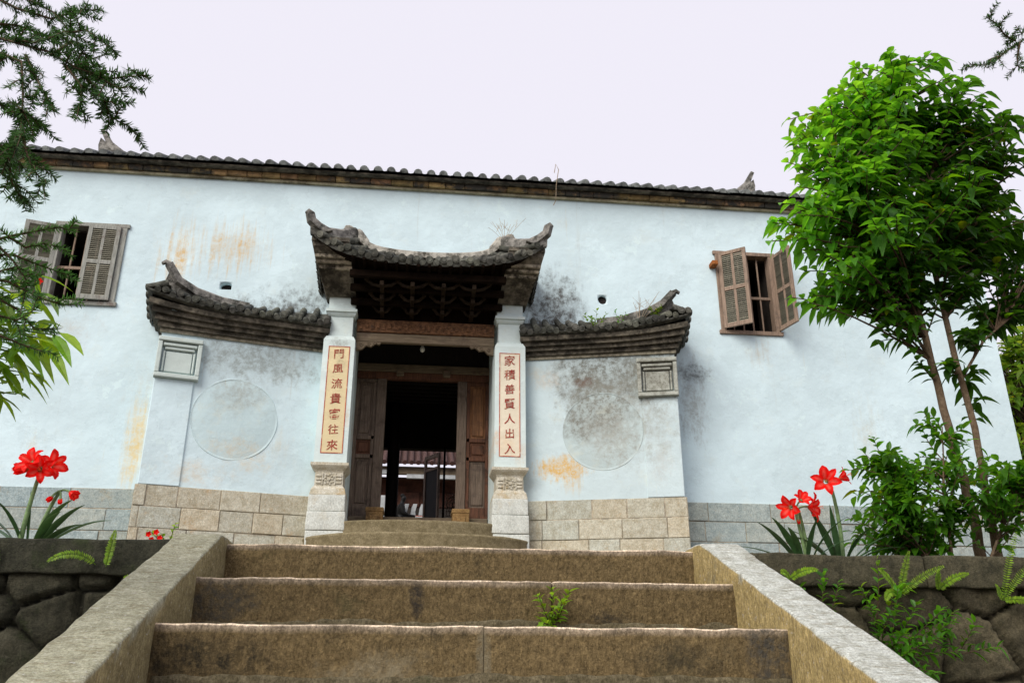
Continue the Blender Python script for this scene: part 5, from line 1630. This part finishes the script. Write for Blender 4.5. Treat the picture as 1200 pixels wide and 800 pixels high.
def weed(name, label, base, stems, L, wd, mat, n, seed, cat='weed', tint=(1, .3), group=None, start=.15, droop=.3):
    random.seed(seed)
    t = thing(name, label, cat, base, group)
    tm, lm = MB(), MB()
    for (mid, tip) in stems:
        pts = bez(Vector(base) + rv(.01), Vector(base) + Vector(mid), Vector(base) + Vector(tip), 6)
        leafy_twig(lm, tm, pts, .0045, n, L, wd, start, droop, tint, .3, .3)
    tm.build('stems', M['twig'], t); lm.build('leaves', mat, t)
    return t
weed('leafy_weed', 'small bright green weed sprouting from the joint of the middle step', (.42, -.672, -.52), [((-.05, -.06, .08), (-.09, -.09, .17)), ((.05, -.06, .10), (.08, -.09, .19)), ((-.03, -.08, .02), (-.08, -.11, .03)), ((.03, -.06, .08), (.03, -.12, .13)), ((.0, -.06, .12), (-.01, -.08, .20))], .066, .026, M['leaf_light'], 15, 51, start=.1)
weed('flowering_sprig', 'low green sprig with tiny red blossoms behind the left slab', (-1.86, .30, -.02), [((-.05, -.05, .08), (-.10, -.1, .12)), ((.03, -.05, .10), (.05, -.08, .17)), ((.0, -.05, .06), (-.02, -.12, .10)), ((.05, 0, .05), (.09, -.05, .09))], .045, .02, M['leaf_light'], 10, 52)
fm = MB()
for q in ((-1.955, .2, .075), (-1.905, .18, .085), (-1.88, .18, .05), (-1.93, .19, .04)):
    for k in range(5): leaf(fm, q, Vector((math.cos(k * 1.26), -.4, math.sin(k * 1.26))), (0, -1, 0), .022, .02, .1)
fm.build('blossoms', M['petal'], bpy.data.objects['flowering_sprig'])
WS = 'saplings growing out of the right retaining wall'
weed('wall_sapling', 'thin sapling with sparse small leaves beside the right slab', (2.20, .03, -.55), [((.02, -.12, .25), (.03, -.16, .42)), ((-.08, -.1, .2), (-.13, -.14, .33)), ((.1, -.1, .2), (.12, -.15, .36))], .085, .030, M['leaf'], 16, 53, 'sapling', (1.3, .25), WS, .35)
weed('wall_sapling', 'bushy sapling spreading low over the rubble right of the steps', (2.62, .03, -.66), [((-.25, -.15, .12), (-.33, -.25, .16)), ((-.1, -.15, .2), (-.15, -.22, .36)), ((.1, -.15, .2), (.14, -.25, .34)), ((.25, -.15, .14), (.38, -.22, .24)), ((.2, -.15, .05), (.36, -.25, .06)), ((-.15, -.15, .02), (-.22, -.28, -.02)), ((.0, -.15, .12), (.02, -.28, .16)), ((.1, -.2, -.02), (.16, -.3, -.08)), ((.05, -.15, .25), (.06, -.2, .45)), ((-.2, -.2, .08), (-.28, -.3, .1)), ((.15, -.2, .1), (.24, -.3, .14)), ((.0, -.2, .02), (.0, -.32, .05)), ((.3, -.1, .2), (.44, -.16, .3)), ((-.1, -.2, .22), (-.06, -.3, .28)), ((.2, -.2, .2), (.28, -.28, .3))], .080, .030, M['leaf'], 26, 54, 'sapling', (1.3, .2), WS, .1)
weed('wall_sapling', 'upright sapling with reddish tips under the fern clump', (2.62, .03, -.42), [((.0, -.1, .2), (-.02, -.14, .38)), ((.1, -.1, .15), (.15, -.15, .22)), ((-.1, -.1, .1), (-.16, -.15, .2))], .085, .030, M['leaf'], 13, 55, 'sapling', (1.2, .9), WS, .3)
weed('wall_sapling', 'small sapling in the wall below the far right fern', (3.10, .03, -.62), [((.05, -.1, .1), (.08, -.15, .2)), ((-.08, -.1, .1), (-.14, -.18, .15)), ((.12, -.1, .04), (.2, -.18, .05))], .085, .030, M['leaf'], 12, 56, 'sapling', (1.3, .2), WS, .25)
RW = 'weeds on the gate roofs'
weed('roof_weed', 'leafy green weed tuft growing on the right wing roof', (2.06, 5.62, 3.86), [((-.08, -.05, .1), (-.12, -.05, .22)), ((.05, -.05, .12), (.06, -.05, .30)), ((.14, 0, .1), (.2, -.03, .25)), ((-.02, -.08, .1), (-.04, -.1, .15))], .085, .028, M['leaf_light'], 11, 57, 'weed', (.8, .2), RW)
weed('roof_weed', 'sparse grey-green weed beside the leafy tuft on the right wing roof', (2.40, 5.55, 3.88), [((.02, -.02, .1), (-.05, -.05, .25)), ((.08, 0, .1), (.12, -.05, .2)), ((.0, -.05, .1), (.03, -.08, .15))], .07, .022, M['leaf'], 8, 58, 'weed', (1.4, .1), RW)
weed('roof_weed', 'mossy green tuft at the foot of the right wing roof horn', (2.93, 5.48, 4.02), [((.03, -.04, .06), (.08, -.08, .16)), ((-.05, -.05, .06), (-.1, -.08, .12)), ((0, -.05, .06), (0, -.1, .10)), ((.06, 0, .1), (.12, 0, .2))], .055, .022, M['fern'], 14, 59, 'weed', (.6, .1), RW)
def dry_twigs(label, base, n, spread, h, seed):
    random.seed(seed); m = MB()
    for i in range(n):
        e = Vector(base) + Vector((random.uniform(-spread, spread), random.uniform(-.05, .05), random.uniform(.5, 1) * h))
        mid = Vector(base).lerp(e, .5) + Vector((0, 0, .05))
        m.tube(bez(Vector(base), mid, e, 4), .0028, 4, False)
        for k in range(2): m.tube([mid, mid + Vector((random.uniform(-.12, .12), 0, random.uniform(.05, .15)))], .002, 4, False)
    tag(m.build('dry_twigs', M['dry'], None, base), label, 'twigs')
dry_twigs('thin dry twigs sticking up from the right corner of the gate canopy', (.80, 5.45, 5.05), 8, .32, .42, 61)
dry_twigs('fine bare twigs on the right wing roof', (2.72, 5.55, 3.95), 8, .35, .5, 62)
